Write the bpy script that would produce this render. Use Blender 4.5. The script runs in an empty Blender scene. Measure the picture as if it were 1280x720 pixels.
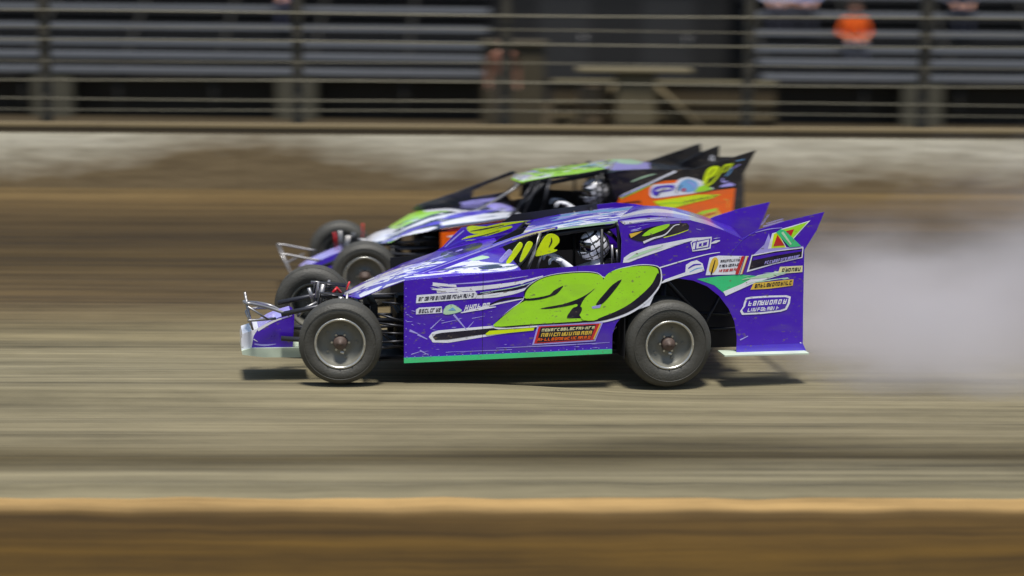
import bpy, bmesh, math, random
from mathutils import Vector, Matrix
from mathutils.geometry import tessellate_polygon
random.seed(7)
R = math.radians
sc = bpy.context.scene
col = bpy.data.collections.new('scene'); sc.collection.children.link(col)

# ------------------------------------------------------------------ camera
F = 2400.0; CH = 3.65; PITCH = R(10.04); ROLL = R(0.6)
cam = bpy.data.cameras.new('camera'); co = bpy.data.objects.new('camera', cam); col.objects.link(co)
cam.sensor_width = 36; cam.lens = 36 * F / 1280; cam.clip_end = 2000; cam.clip_start = .1
co.matrix_world = Matrix.Translation((0, 0, CH)) @ Matrix.Rotation(R(90) - PITCH, 4, 'X') @ Matrix.Rotation(ROLL, 4, 'Z')
cam.dof.use_dof = True; cam.dof.focus_distance = 16.2; cam.dof.aperture_fstop = 0.62; cam.dof.aperture_ratio = 0.42
sc.camera = co
CM = co.matrix_world.copy(); CMI = CM.inverted(); CO = CM.translation.copy()
def ray(px, py): return (CM.to_3x3() @ Vector((px - 640, 360 - py, -F))).normalized()
def proj(w):
    c = CMI @ Vector(w); return (640 + c.x / -c.z * F, 360 - c.y / -c.z * F)
def W(px, py, Y):
    d = ray(px, py); return CO + d * ((Y - CO.y) / d.y)

# ------------------------------------------------------------------ materials
def lin(c): return tuple(((v / 255) / 12.92 if v / 255 <= .04045 else ((v / 255 + .055) / 1.055) ** 2.4) for v in c) + (1,)
MATS = {}
def mat(name, rgb, rough=.5, metal=0, coat=0, vary=.12, scale=6, bump=0, bscale=40, spec=.5, stretch=None):
    if name in MATS: return MATS[name]
    m = bpy.data.materials.new(name); m.use_nodes = True; nt = m.node_tree; b = nt.nodes['Principled BSDF']
    tc = nt.nodes.new('ShaderNodeTexCoord'); mp = nt.nodes.new('ShaderNodeMapping')
    nt.links.new(tc.outputs['Object'], mp.inputs['Vector'])
    if stretch: mp.inputs['Scale'].default_value = stretch
    n = nt.nodes.new('ShaderNodeTexNoise'); n.inputs['Scale'].default_value = scale; n.inputs['Detail'].default_value = 6
    nt.links.new(mp.outputs[0], n.inputs['Vector'])
    mx = nt.nodes.new('ShaderNodeMix'); mx.data_type = 'RGBA'
    c = lin(rgb)
    mx.inputs['A'].default_value = tuple(v * (1 - vary) for v in c[:3]) + (1,)
    mx.inputs['B'].default_value = tuple(min(1, v * (1 + vary)) for v in c[:3]) + (1,)
    nt.links.new(n.outputs['Fac'], mx.inputs['Factor']); nt.links.new(mx.outputs['Result'], b.inputs['Base Color'])
    mr = nt.nodes.new('ShaderNodeMapRange'); mr.inputs['To Min'].default_value = max(.03, rough - .1); mr.inputs['To Max'].default_value = min(1, rough + .12)
    nt.links.new(n.outputs['Fac'], mr.inputs['Value']); nt.links.new(mr.outputs[0], b.inputs['Roughness'])
    b.inputs['Metallic'].default_value = metal; b.inputs['Coat Weight'].default_value = coat; b.inputs['Coat Roughness'].default_value = .12
    b.inputs['Specular IOR Level'].default_value = spec
    if bump:
        n2 = nt.nodes.new('ShaderNodeTexNoise'); n2.inputs['Scale'].default_value = bscale; n2.inputs['Detail'].default_value = 4
        nt.links.new(mp.outputs[0], n2.inputs['Vector'])
        bp = nt.nodes.new('ShaderNodeBump'); bp.inputs['Strength'].default_value = bump; bp.inputs['Distance'].default_value = .02
        nt.links.new(n2.outputs['Fac'], bp.inputs['Height']); nt.links.new(bp.outputs[0], b.inputs['Normal'])
    MATS[name] = m; return m
def paint(name, rgb, **k):
    k.setdefault('rough', .3); k.setdefault('coat', .8); k.setdefault('vary', .10); k.setdefault('bump', .22); k.setdefault('bscale', 3.2)
    m = mat(name, rgb, **k); nt = m.node_tree; b = nt.nodes['Principled BSDF']; L = nt.links.new
    # clay dust film and thrown spots on the sheet metal
    src = b.inputs['Base Color'].links[0].from_socket; rs = b.inputs['Roughness'].links[0].from_socket
    tc = nt.nodes.new('ShaderNodeTexCoord'); fs = []
    for sc_, lo, hi, amp, st in ((5, .50, .72, .20, (.6, 1, 1.6)), (42, .64, .70, .75, (.5, 1, 1)), (110, .66, .72, .6, (.6, 1, 1))):
        mp = nt.nodes.new('ShaderNodeMapping'); mp.inputs['Scale'].default_value = st; L(tc.outputs['Object'], mp.inputs[0])
        n = nt.nodes.new('ShaderNodeTexNoise'); n.inputs['Scale'].default_value = sc_; n.inputs['Detail'].default_value = 5; L(mp.outputs[0], n.inputs['Vector'])
        r = nt.nodes.new('ShaderNodeMapRange'); r.inputs['From Min'].default_value = lo; r.inputs['From Max'].default_value = hi; r.inputs['To Max'].default_value = amp; L(n.outputs['Fac'], r.inputs['Value']); fs.append(r.outputs[0])
    a = nt.nodes.new('ShaderNodeMath'); a.operation = 'MAXIMUM'; L(fs[0], a.inputs[0]); L(fs[1], a.inputs[1])
    a2 = nt.nodes.new('ShaderNodeMath'); a2.operation = 'MAXIMUM'; L(a.outputs[0], a2.inputs[0]); L(fs[2], a2.inputs[1])
    mx = nt.nodes.new('ShaderNodeMix'); mx.data_type = 'RGBA'; L(a2.outputs[0], mx.inputs['Factor']); L(src, mx.inputs['A']); mx.inputs['B'].default_value = lin((112, 98, 78)); L(mx.outputs['Result'], b.inputs['Base Color'])
    ad = nt.nodes.new('ShaderNodeMath'); ad.operation = 'MULTIPLY_ADD'; L(a2.outputs[0], ad.inputs[0]); ad.inputs[1].default_value = .6; L(rs, ad.inputs[2]); L(ad.outputs[0], b.inputs['Roughness'])
    return m
PUR = paint('purple_vinyl', (68, 18, 182)); GRN = paint('lime_vinyl', (168, 232, 44)); NAV = paint('navy_vinyl', (14, 12, 40))
WHT = paint('white_vinyl_and_glare', (236, 236, 246)); LAV = paint('lavender_vinyl_and_glare', (172, 164, 238)); MNT = paint('mint_vinyl', (60, 205, 130))
YEL = paint('yellow_vinyl', (216, 238, 10)); RED = paint('red_vinyl', (200, 30, 40)); ORG = paint('orange_vinyl', (255, 104, 0))
GLD = paint('gold_vinyl', (230, 190, 70)); BLK = paint('black_vinyl', (14, 14, 20)); SKY = paint('pale_blue_vinyl', (120, 175, 225))
PLM = paint('pale_green_vinyl', (190, 226, 190)); VIO = paint('violet_blue_vinyl', (78, 52, 200)); CREAM = paint('cream_vinyl', (232, 226, 170))
SIL = mat('bare_tube_steel', (160, 158, 158), rough=.42, metal=.8); STL = mat('dark_steel', (70, 70, 74), rough=.42, metal=.7)
FRM = mat('black_frame_paint', (22, 22, 26), rough=.45); INT = mat('black_interior_sheet', (16, 15, 20), rough=.6)
RUB = mat('dusty_rubber', (64, 62, 56), rough=.58, vary=.35, scale=9, bump=.25, bscale=60)
RIMM = mat('dusty_wheel_alloy', (122, 120, 110), rough=.5, metal=.2, vary=.25, scale=14); LIP = mat('rim_lip_alloy', (205, 203, 195), rough=.28, metal=.8)
HUBM = mat('rusty_hub', (88, 72, 64), rough=.6, vary=.3, scale=30)
REDP = mat('red_powder_coat', (190, 25, 35), rough=.4); GLS = mat('visor_tint', (12, 12, 16), rough=.08, coat=1)
PLATE = mat('pale_plastic_lip', (188, 200, 180), rough=.5, vary=.25, scale=5)

# ------------------------------------------------------------------ object helpers
def obj(name, bm, mats, parent=None, smooth=False, loc=None):
    me = bpy.data.meshes.new(name)
    bmesh.ops.recalc_face_normals(bm, faces=[f for f in bm.faces if f.tag is False]) if False else None
    bm.to_mesh(me); bm.free()
    for m in (mats if isinstance(mats, (list, tuple)) else [mats]): me.materials.append(m)
    if smooth: me.shade_smooth()
    o = bpy.data.objects.new(name, me); col.objects.link(o)
    if parent: o.parent = parent
    if loc: o.location = loc
    return o
def empty(name, loc=(0, 0, 0), rz=0, parent=None):
    o = bpy.data.objects.new(name, None); col.objects.link(o); o.location = loc; o.rotation_euler = (0, 0, rz); o.empty_display_size = .3
    if parent: o.parent = parent
    return o
def tag(o, label=None, cat=None, group=None, kind=None):
    if label: o['label'] = label
    if cat: o['category'] = cat
    if group: o['group'] = group
    if kind: o['kind'] = kind
    return o
def box(bm, a, b, mi=0, bevel=0):
    x0, y0, z0 = a; x1, y1, z1 = b
    v = [bm.verts.new(p) for p in ((x0,y0,z0),(x1,y0,z0),(x1,y1,z0),(x0,y1,z0),(x0,y0,z1),(x1,y0,z1),(x1,y1,z1),(x0,y1,z1))]
    fs = []
    for i in ((0,3,2,1),(4,5,6,7),(0,1,5,4),(1,2,6,5),(2,3,7,6),(3,0,4,7)):
        f = bm.faces.new([v[k] for k in i]); f.material_index = mi; fs.append(f)
    if bevel:
        es = list({e for f in fs for e in f.edges})
        bmesh.ops.bevel(bm, geom=es, offset=bevel, segments=2, affect='EDGES')
def tube(bm, pts, r, n=10, mi=0, cap=True):
    pts = [Vector(p) for p in pts]; rings = []
    for i, p in enumerate(pts):
        d = (pts[min(i + 1, len(pts) - 1)] - pts[max(i - 1, 0)]).normalized()
        up = Vector((0, 0, 1)) if abs(d.z) < .9 else Vector((1, 0, 0))
        a = d.cross(up).normalized(); b = d.cross(a)
        rr = r[i] if isinstance(r, (list, tuple)) else r
        rings.append([bm.verts.new(p + (a * math.cos(2 * math.pi * k / n) + b * math.sin(2 * math.pi * k / n)) * rr) for k in range(n)])
    for i in range(len(rings) - 1):
        for k in range(n):
            f = bm.faces.new((rings[i][k], rings[i][(k + 1) % n], rings[i + 1][(k + 1) % n], rings[i + 1][k])); f.smooth = True; f.material_index = mi
    if cap:
        f = bm.faces.new(rings[0][::-1]); f.material_index = mi
        f = bm.faces.new(rings[-1]); f.material_index = mi
def cr(pts, n=6, closed=False):
    P = [Vector(p) for p in pts]; out = []; N = len(P)
    for i in range(N if closed else N - 1):
        if closed: a, b, c, d = P[i - 1], P[i], P[(i + 1) % N], P[(i + 2) % N]
        else: a, b, c, d = P[max(i - 1, 0)], P[i], P[i + 1], P[min(i + 2, N - 1)]
        for k in range(n):
            t = k / n
            out.append(.5 * ((2 * b) + (c - a) * t + (2 * a - 5 * b + 4 * c - d) * t * t + (3 * b - a - 3 * c + d) * t ** 3))
    if not closed: out.append(P[-1])
    return out
def fill(bm, pts, mi=0):
    vs = [bm.verts.new(p) for p in pts]
    for t in tessellate_polygon([[Vector(p) for p in pts]]):
        try: f = bm.faces.new([vs[i] for i in t]); f.material_index = mi
        except ValueError: pass
    return vs
def slab(bm, pts, off, mi=0, mback=None):
    """closed polygon given a real thickness: front pts, back pts + off"""
    a = fill(bm, pts, mi); b = fill(bm, [Vector(p) + Vector(off) for p in pts], mi if mback is None else mback)
    n = len(a)
    for i in range(n):
        f = bm.faces.new((a[i], a[(i + 1) % n], b[(i + 1) % n], b[i])); f.material_index = mi
def pip(x, y, poly):
    c = False; j = len(poly) - 1
    for i in range(len(poly)):
        xi, yi = poly[i][0], poly[i][1]; xj, yj = poly[j][0], poly[j][1]
        if (yi > y) != (yj > y) and x < (xj - xi) * (y - yi) / (yj - yi) + xi: c = not c
        j = i
    return c
def lerp_poly(pts, n):
    """resample a polyline to n+1 points by index-free arc length"""
    P = [Vector(p) for p in pts]; L = [0]
    for i in range(1, len(P)): L.append(L[-1] + (P[i] - P[i - 1]).length)
    out = []
    for k in range(n + 1):
        s = L[-1] * k / n; i = 1
        while i < len(L) - 1 and L[i] < s: i += 1
        t = (s - L[i - 1]) / max(1e-9, L[i] - L[i - 1]); out.append(P[i - 1].lerp(P[i], min(1, t)))
    return out

# ------------------------------------------------------------------ car frame
class Frame:
    def __init__(s, O, yaw):
        s.O = Vector(O); s.yaw = yaw; s.M = Matrix.Translation(s.O) @ Matrix.Rotation(yaw, 4, 'Z'); s.I = s.M.inverted()
        s.c = s.I @ CO
    def P(s, px, py, v=0.0):
        d = s.I.to_3x3() @ ray(px, py); t = (v - s.c.y) / d.y; return s.c + d * t
    def Z(s, px, py, w):
        d = s.I.to_3x3() @ ray(px, py); t = (w - s.c.z) / d.z; return s.c + d * t
    def px(s, p): return proj(s.M @ Vector(p))
    def L(s, pts, v): return [s.P(x, y, v) for x, y in pts]

class Decals:
    """vinyl marks and painted highlights lying on a vertical panel plane, each layer 1.2 mm proud of the last"""
    def __init__(s, fr, v): s.f = fr; s.v = v; s.bm = bmesh.new(); s.m = []; s.k = 0
    def mi(s, m):
        if m not in s.m: s.m.append(m)
        return s.m.index(m)
    def poly(s, pts, m, layer=1, smooth=0, closed=True):
        if smooth: pts = [(p.x, p.y) for p in cr([(x, y, 0) for x, y in pts], smooth, True)]
        s.k += 1
        fill(s.bm, s.f.L(pts, s.v - .0012 * layer - .00004 * (s.k % 20)), s.mi(m))
    def line(s, pts, w, m, layer=1, smooth=4):
        q = cr([(x, y, 0) for x, y in pts], smooth) if smooth and len(pts) > 2 else [Vector((x, y, 0)) for x, y in pts]
        n = len(q); up = []; dn = []
        for i, p in enumerate(q):
            d = (q[min(i + 1, n - 1)] - q[max(i - 1, 0)]).normalized(); nn = Vector((-d.y, d.x, 0))
            ww = (w[0] + (w[1] - w[0]) * i / (n - 1)) if isinstance(w, tuple) and len(w) == 2 else (w if not isinstance(w, tuple) else w[0] + (w[1] - w[0]) * min(1, 2 * i / (n - 1)) + (w[2] - w[1]) * max(0, 2 * i / (n - 1) - 1))
            up.append((p.x + nn.x * ww / 2, p.y + nn.y * ww / 2)); dn.append((p.x - nn.x * ww / 2, p.y - nn.y * ww / 2))
        s.poly(up + dn[::-1], m, layer)
    def marks(s, x0, y0, x1, y1, h, n, m, layer=2, seed=1, lean=.25):
        """a row of letter-like strokes too small to read"""
        n = int(n * 1.35); rnd = random.Random(seed); dx = (x1 - x0) / n; sl = (y1 - y0) / (x1 - x0)
        for i in range(n):
            x = x0 + dx * (i + rnd.uniform(-.15, .15)); y = y0 + sl * dx * i; w = dx * .74; t = max(.7, w * .3)
            def q(a, b, c, d): s.poly([(x + a + lean * (h - b) , y + b + sl * a), (x + c + lean * (h - b), y + b + sl * c), (x + c + lean * (h - d), y + d + sl * c), (x + a + lean * (h - d), y + d + sl * a)], m, layer)
            k = rnd.random()
            q(0, 0, t, h)
            if k > .25: q(w - t, 0, w, h)
            if rnd.random() > .3: q(0, 0, w, h * .24)
            if rnd.random() > .5: q(0, h * .4, w, h * .6)
            if rnd.random() > .4: q(0, h * .76, w, h)
    def done(s, name, parent): return obj(name, s.bm, s.m, parent)

def ruled(name, fr, near, far, nu, nv, pats, base, parent, thick=.006, crown=0, under=None, bulge=None):
    """sheet between two edges, its livery and any painted glare cut into the sheet"""
    a = lerp_poly(near, nu); b = lerp_poly(far, nu); bm = bmesh.new(); ms = [base]
    for p, m in pats:
        if m not in ms: ms.append(m)
    under = under or INT
    if under not in ms: ms.append(under)
    g = []
    for i in range(nu + 1):
        row = []
        for j in range(nv + 1):
            t = j / nv; p = a[i].lerp(b[i], t)
            p.z += crown * math.sin(math.pi * t)
            if bulge: p.z += bulge(i / nu, t)
            row.append(p)
        g.append(row)
    V = [[bm.verts.new(p) for p in r] for r in g]; U = [[bm.verts.new(p - Vector((0, 0, thick))) for p in r] for r in g]
    for i in range(nu):
        for j in range(nv):
            c = (g[i][j] + g[i + 1][j + 1]) / 2; x, y = fr.px(c); mi = 0
            for poly, m in pats:
                if pip(x, y, poly): mi = ms.index(m)
            f = bm.faces.new((V[i][j], V[i + 1][j], V[i + 1][j + 1], V[i][j + 1])); f.material_index = mi; f.smooth = True
            f = bm.faces.new((U[i][j], U[i][j + 1], U[i + 1][j + 1], U[i + 1][j])); f.material_index = ms.index(under); f.smooth = True
    for i in range(nu):
        for j in (0, nv):
            f = bm.faces.new((V[i][j], U[i][j], U[i + 1][j], V[i + 1][j]) if j == 0 else (V[i][j], V[i + 1][j], U[i + 1][j], U[i][j]))
    for j in range(nv):
        for i in (0, nu):
            f = bm.faces.new((V[i][j], V[i][j + 1], U[i][j + 1], U[i][j]) if i == 0 else (V[i][j], U[i][j], U[i][j + 1], V[i][j + 1]))
    return obj(name, bm, ms, parent)
def sm(pts, n=5): return [(p.x, p.y) for p in cr([(x, y, 0) for x, y in pts], n, True)]
def stroke(pts, w0, w1, wm=None):
    q = cr([(x, y, 0) for x, y in pts], 5) if len(pts) > 2 else [Vector((x, y, 0)).lerp(Vector((pts[1][0], pts[1][1], 0)), k / 4) for (x, y) in pts[:1] for k in range(5)]
    n = len(q); up = []; dn = []
    for i, p in enumerate(q):
        d = (q[min(i + 1, n - 1)] - q[max(i - 1, 0)]).normalized(); t = i / (n - 1)
        ww = w0 + (w1 - w0) * t if wm is None else (w0 + (wm - w0) * 2 * t if t < .5 else wm + (w1 - wm) * (2 * t - 1))
        up.append((p.x - d.y * ww / 2, p.y + d.x * ww / 2)); dn.append((p.x + d.y * ww / 2, p.y - d.x * ww / 2))
    return up + dn[::-1]

def torn(pts, n, seed, spread=3, ln=(5, 16), w=(.5, 1.8)):
    '''slivers of vinyl scattered along a path, as polygons in the same coordinates'''
    rnd = random.Random(seed); q = cr([(x, y, 0) for x, y in pts], 8); out = []
    for k in range(n):
        i = rnd.randrange(len(q) - 1); d = (q[i + 1] - q[i]).normalized(); nn = Vector((-d.y, d.x, 0)); p = q[i] + nn * rnd.uniform(-spread, spread); l = rnd.uniform(*ln); ww = rnd.uniform(*w)
        a = p - d * l / 2; e = p + d * l / 2; m1 = p + nn * ww / 2 + d * rnd.uniform(-l / 3, l / 3); m2 = p - nn * ww / 2 + d * rnd.uniform(-l / 3, l / 3)
        out.append([(a.x, a.y), (m1.x, m1.y), (e.x, e.y), (m2.x, m2.y)])
    return out
# ------------------------------------------------------------------ wheels
def lathe(bm, prof, n=72, mi=0):
    rings = []
    for y, r in prof:
        rings.append([bm.verts.new((r * math.cos(2 * math.pi * k / n), y, r * math.sin(2 * math.pi * k / n))) for k in range(n)])
    for i in range(len(rings) - 1):
        for k in range(n):
            f = bm.faces.new((rings[i][k], rings[i][(k + 1) % n], rings[i + 1][(k + 1) % n], rings[i + 1][k])); f.smooth = True; f.material_index = mi
def wheel(parent, loc, rz, r, w, side=1, rr=.205, tilt=0):
    """loc is the centre of the outer face; side=1 has its face towards -Y"""
    rim = bmesh.new(); s = side
    lathe(rim, [(s * .018, rr + .004), (s * .002, rr + .006), (s * -.004, rr), (s * .0, rr - .012), (s * .012, rr - .016)], mi=1)
    lathe(rim, [(s * .012, rr - .016), (s * .05, rr - .022), (s * .075, rr - .035), (s * .085, rr - .07), (s * .10, .10), (s * .085, .075), (s * .08, .05), (s * .08, .001)], mi=0)
    lathe(rim, [(s * .018, rr + .004), (s * (w - .02), rr + .004), (s * (w - .01), rr - .01), (s * (w - .05), rr - .03), (s * .1, rr - .04)], mi=0)
    for k in range(12):
        a = k * math.pi / 6; tube(rim, [(math.cos(a) * (rr - .006), s * -.002, math.sin(a) * (rr - .006)), (math.cos(a) * (rr - .006), s * -.012, math.sin(a) * (rr - .006))], .005, 6, mi=1)
    for k in range(5):
        a = k * math.tau / 5; c = Vector((math.cos(a) * .13, s * .09, math.sin(a) * .13)); tube(rim, [c, c + Vector((0, -s * .014, 0))], 0.012, 8, mi=0)
    o = obj('wheel', rim, [RIMM, LIP, STL], parent); o.location = loc; o.rotation_euler = (R(tilt), 0, rz)
    ty = bmesh.new(); b = .012
    pr = [(s * .022, rr), (s * .0, rr + .012), (s * -b, rr + .045), (s * -b * 1.3, (r + rr) / 2 + .01), (s * -b * .7, r - .045), (s * .006, r - .02), (s * .022, r - .006), (s * .04, r)]
    y = .04
    while y < w - .06:
        pr += [(s * (y + .02), r + .001), (s * (y + .023), r - .006), (s * (y + .029), r - .006), (s * (y + .032), r + .001)]; y += .036
    pr += [(s * (w - .04), r), (s * (w - .02), r - .008), (s * w, r - .03), (s * (w + b), r - .06), (s * (w + b), rr + .04), (s * (w - .01), rr)]
    lathe(ty, pr, 96)
    # moulded ribs round the sidewall
    lathe(ty, [(s * -b * 1.32, (r + rr) / 2 + .028), (s * (-b * 1.3 - .005), (r + rr) / 2 + .024), (s * -b * 1.32, (r + rr) / 2 + .02)], 96)
    obj('tyre', ty, [RUB], o)
    hb = bmesh.new(); lathe(hb, [(s * .085, .06), (s * .03, .055), (s * .02, .045), (s * .015, .02), (s * .0, .016), (s * -.002, .001)], 32, 0)
    for k in range(6):
        a = k * math.tau / 6; tube(hb, [(math.cos(a) * .07, s * .083, math.sin(a) * .07), (math.cos(a) * .07, s * .06, math.sin(a) * .07)], .010, 6, mi=1)
    tube(hb, [(.0, s * .05, -.075), (.03, s * .05, -.085)], .012, 8, mi=1)
    obj('hub', hb, [HUBM, LIP, REDP], o)
    return o

# ------------------------------------------------------------------ people
def skin_body(nodes, edges, root=0, sub=2):
    """nodes: (xyz, radius); returns a temp mesh grown over the joints"""
    me = bpy.data.meshes.new('tmp'); me.from_pydata([n[0] for n in nodes], edges, [])
    o = bpy.data.objects.new('tmp', me); col.objects.link(o)
    sk = o.modifiers.new('s', 'SKIN'); sk.use_smooth_shade = True
    if not me.skin_vertices: 
        bpy.context.view_layer.objects.active = o
    lay = me.skin_vertices[0].data
    for i, n in enumerate(nodes):
        rr = n[1]; lay[i].radius = rr if isinstance(rr, tuple) else (rr, rr); lay[i].use_root = (i == root)
    ss = o.modifiers.new('u', 'SUBSURF'); ss.levels = sub; ss.render_levels = sub
    dg = bpy.context.evaluated_depsgraph_get(); dg.update(); m2 = bpy.data.meshes.new_from_object(o.evaluated_get(dg))
    bpy.data.objects.remove(o); return m2
def person(loc, rz, pose, shirt, pants, skin=(190, 140, 115), hair=(60, 40, 25), helmet=None, scale=1.0, cap=None):
    """pose 'sit' or 'stand' or 'drive'; local +X is where the person faces, origin at seat/feet"""
    N = []; E = []
    def add(p, r, par=None):
        N.append((Vector(p), r))
        if par is not None: E.append((par, len(N) - 1))
        return len(N) - 1
    sit = pose != 'stand'; b = 0 if sit else .92
    lean = -.10 if pose == 'drive' else .06
    pel = add((0, 0, b + .10), (.14, .12)); ab = add((lean * .3, 0, b + .26), (.13, .11), pel); ch = add((lean * .8, 0, b + .44), (.16, .13), ab)
    nk = add((lean, 0, b + .60), .06, ch); hd = add((lean + .02, 0, b + .68), .06, nk)
    kinds = {}
    for s in (-1, 1):
        sh = add((lean * .9, s * .17, b + .52), .07, ch)
        if pose == 'drive': el = (.10, s * .25, b + .46); wr = (.26, s * .14, b + .63); hand_d = Vector((1, 0, .3))
        elif pose == 'sit': el = (.05, s * .27, b + .26); wr = (.27, s * .15, b + .20); hand_d = Vector((1, -s * .4, -.2))
        else: el = (-.02, s * .27, b + .26); wr = (.05, s * .27, b + .02); hand_d = Vector((.15, 0, -1))
        e = add(el, .048, sh); w = add(wr, .034, e); hand_d.normalize()
        pm = add(Vector(wr) + hand_d * .07, (.036, .024), w)
        side = hand_d.cross(Vector((0, 0, 1))).normalized() if abs(hand_d.z) < .9 else Vector((1, 0, 0))
        for k, (o_, L) in enumerate(((-.03, .060), (-.010, .072), (.011, .068), (.030, .052))):
            base = Vector(wr) + hand_d * .105 + side * o_; f1 = add(base, .010, pm)
            curl = Vector((0, 0, -1)) if abs(hand_d.z) < .9 else Vector((1, 0, 0))
            add(base + (hand_d * .7 + curl * .7).normalized() * L * .6, .009, f1)
            add(base + (hand_d * .7 + curl * .7).normalized() * L * .6 + curl * L * .5, .008, len(N) - 1)
        th = add(Vector(wr) + hand_d * .04 - side * s * .045, .011, w); add(Vector(wr) + hand_d * .085 - side * s * .06, .009, th)
        if sit:
            hp = add((.02, s * .09, b + .08), .10, pel); kn = add((.45, s * .13, b + (.16 if pose == 'drive' else .09)), .062, hp)
            an = add((.80 if pose == 'drive' else .48, s * .13, b - (.02 if pose == 'drive' else .36)), .045, kn)
            add((.92 if pose == 'drive' else .62, s * .14, b + (.08 if pose == 'drive' else -.42)), .042, an)
        else:
            hp = add((0, s * .10, .86), .10, pel); kn = add((.02, s * .11, .48), .065, hp); an = add((0, s * .11, .09), .045, kn); add((.15, s * .12, .045), .04, an)
    me = skin_body(N, E)
    bm = bmesh.new(); bm.from_mesh(me); bpy.data.meshes.remove(me)
    for f in bm.faces:
        c = f.calc_center_median(); f.smooth = True
        if c.z > b + .585 : mi = 2
        elif c.z < b + .17 and abs(c.y) < .2 and not (pose != 'stand' and c.x > .2 and c.z > b + .15): mi = 1
        else: mi = 0
        for s in (-1, 1):
            pass
        f.material_index = mi
    # hands and feet
    for f in bm.faces:
        c = f.calc_center_median()
        for (p, r) in N:
            if (r in (.010, .009, .008, .011) or r == (.036, .024)) and (c - p).length < .05: f.material_index = 2
        if (not sit and c.z < .10) or (sit and c.z < b - .34): f.material_index = 3
    # head with brow, nose, chin and ears
    hc = Vector((lean + .035, 0, b + .755)); n0 = len(bm.verts)
    hs = bmesh.ops.create_uvsphere(bm, u_segments=24, v_segments=18, radius=1)
    for v in hs['verts']:
        x, y, z = v.co; sx, sy, sz = .095, .075, .118
        if x > .6 and abs(y) < .25 and -.35 < z < .15: x += .22 * (1 - abs(y) / .25) * (1 - abs(z + .12) / .3 if abs(z + .12) < .3 else 0)
        if x > .6 and abs(abs(y) - .38) < .14 and abs(z - .08) < .14: x -= .10
        if z < -.5: x += .12; y *= .8
        if abs(y) > .9 and abs(x) < .3 and abs(z) < .3: y *= 1.15
        v.co = hc + Vector((x * sx, y * sy, z * sz))
        for f in v.link_faces: f.smooth = True; f.material_index = 2
    S = mat('skin_%d' % skin[0], skin, rough=.6, vary=.08)
    ms = [mat('cloth_%d_%d_%d' % shirt, shirt, rough=.85, vary=.2, scale=14, bump=.3, bscale=20), mat('cloth_%d_%d_%d' % pants, pants, rough=.85, vary=.2, scale=14), S, mat('shoe_black', (30, 28, 28), rough=.6)]
    if pose == 'drive': ms[2] = mat('glove_white', (215, 215, 222), rough=.7, vary=.15, scale=30)
    o = obj('person', bm, ms); o.location = loc; o.rotation_euler = (0, 0, rz); o.scale = (scale,) * 3
    if helmet:
        h = bmesh.new(); hs = bmesh.ops.create_uvsphere(h, u_segments=96, v_segments=64, radius=1)
        for v in hs['verts']:
            x, y, z = v.co
            if z < -.3 and x > .2: x += .12
            v.co = Vector((x * .150, y * .128, z * .152 + .0))
        for f in h.faces:
            c = f.calc_center_median(); f.smooth = True
            a = math.atan2(c.y, c.x); f.material_index = 0
            if c.z < .045 and c.z > -.05 and abs(a) < 1.15: f.material_index = 1
            elif math.sin(c.z * 95 + c.x * 60 + abs(c.y) * 18) > .62 or math.sin(c.x * 80 - c.z * 40) > .9: f.material_index = 2
        bmesh.ops.delete(h, geom=[f for f in h.faces if f.calc_center_median().z < -.125], context='FACES')
        ho = obj('helmet', h, helmet, o); ho.location = hc
    else:
        h = bmesh.new(); hs = bmesh.ops.create_uvsphere(h, u_segments=24, v_segments=18, radius=1)
        for v in hs['verts']: v.co = Vector((v.co.x * .104 - .006, v.co.y * .083, v.co.z * .124 + .006))
        bmesh.ops.delete(h, geom=[f for f in h.faces if f.calc_center_median().z < .03 and f.calc_center_median().x > -.03], context='FACES')
        if cap:
            box(h, (.06, -.06, .035), (.17, .06, .045))
        for f in h.faces: f.smooth = True
        ho = obj('cap' if cap else 'hair', h, mat('headwear_%d' % (cap or hair)[0], cap or hair, rough=.8), o); ho.location = hc
    return o

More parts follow.
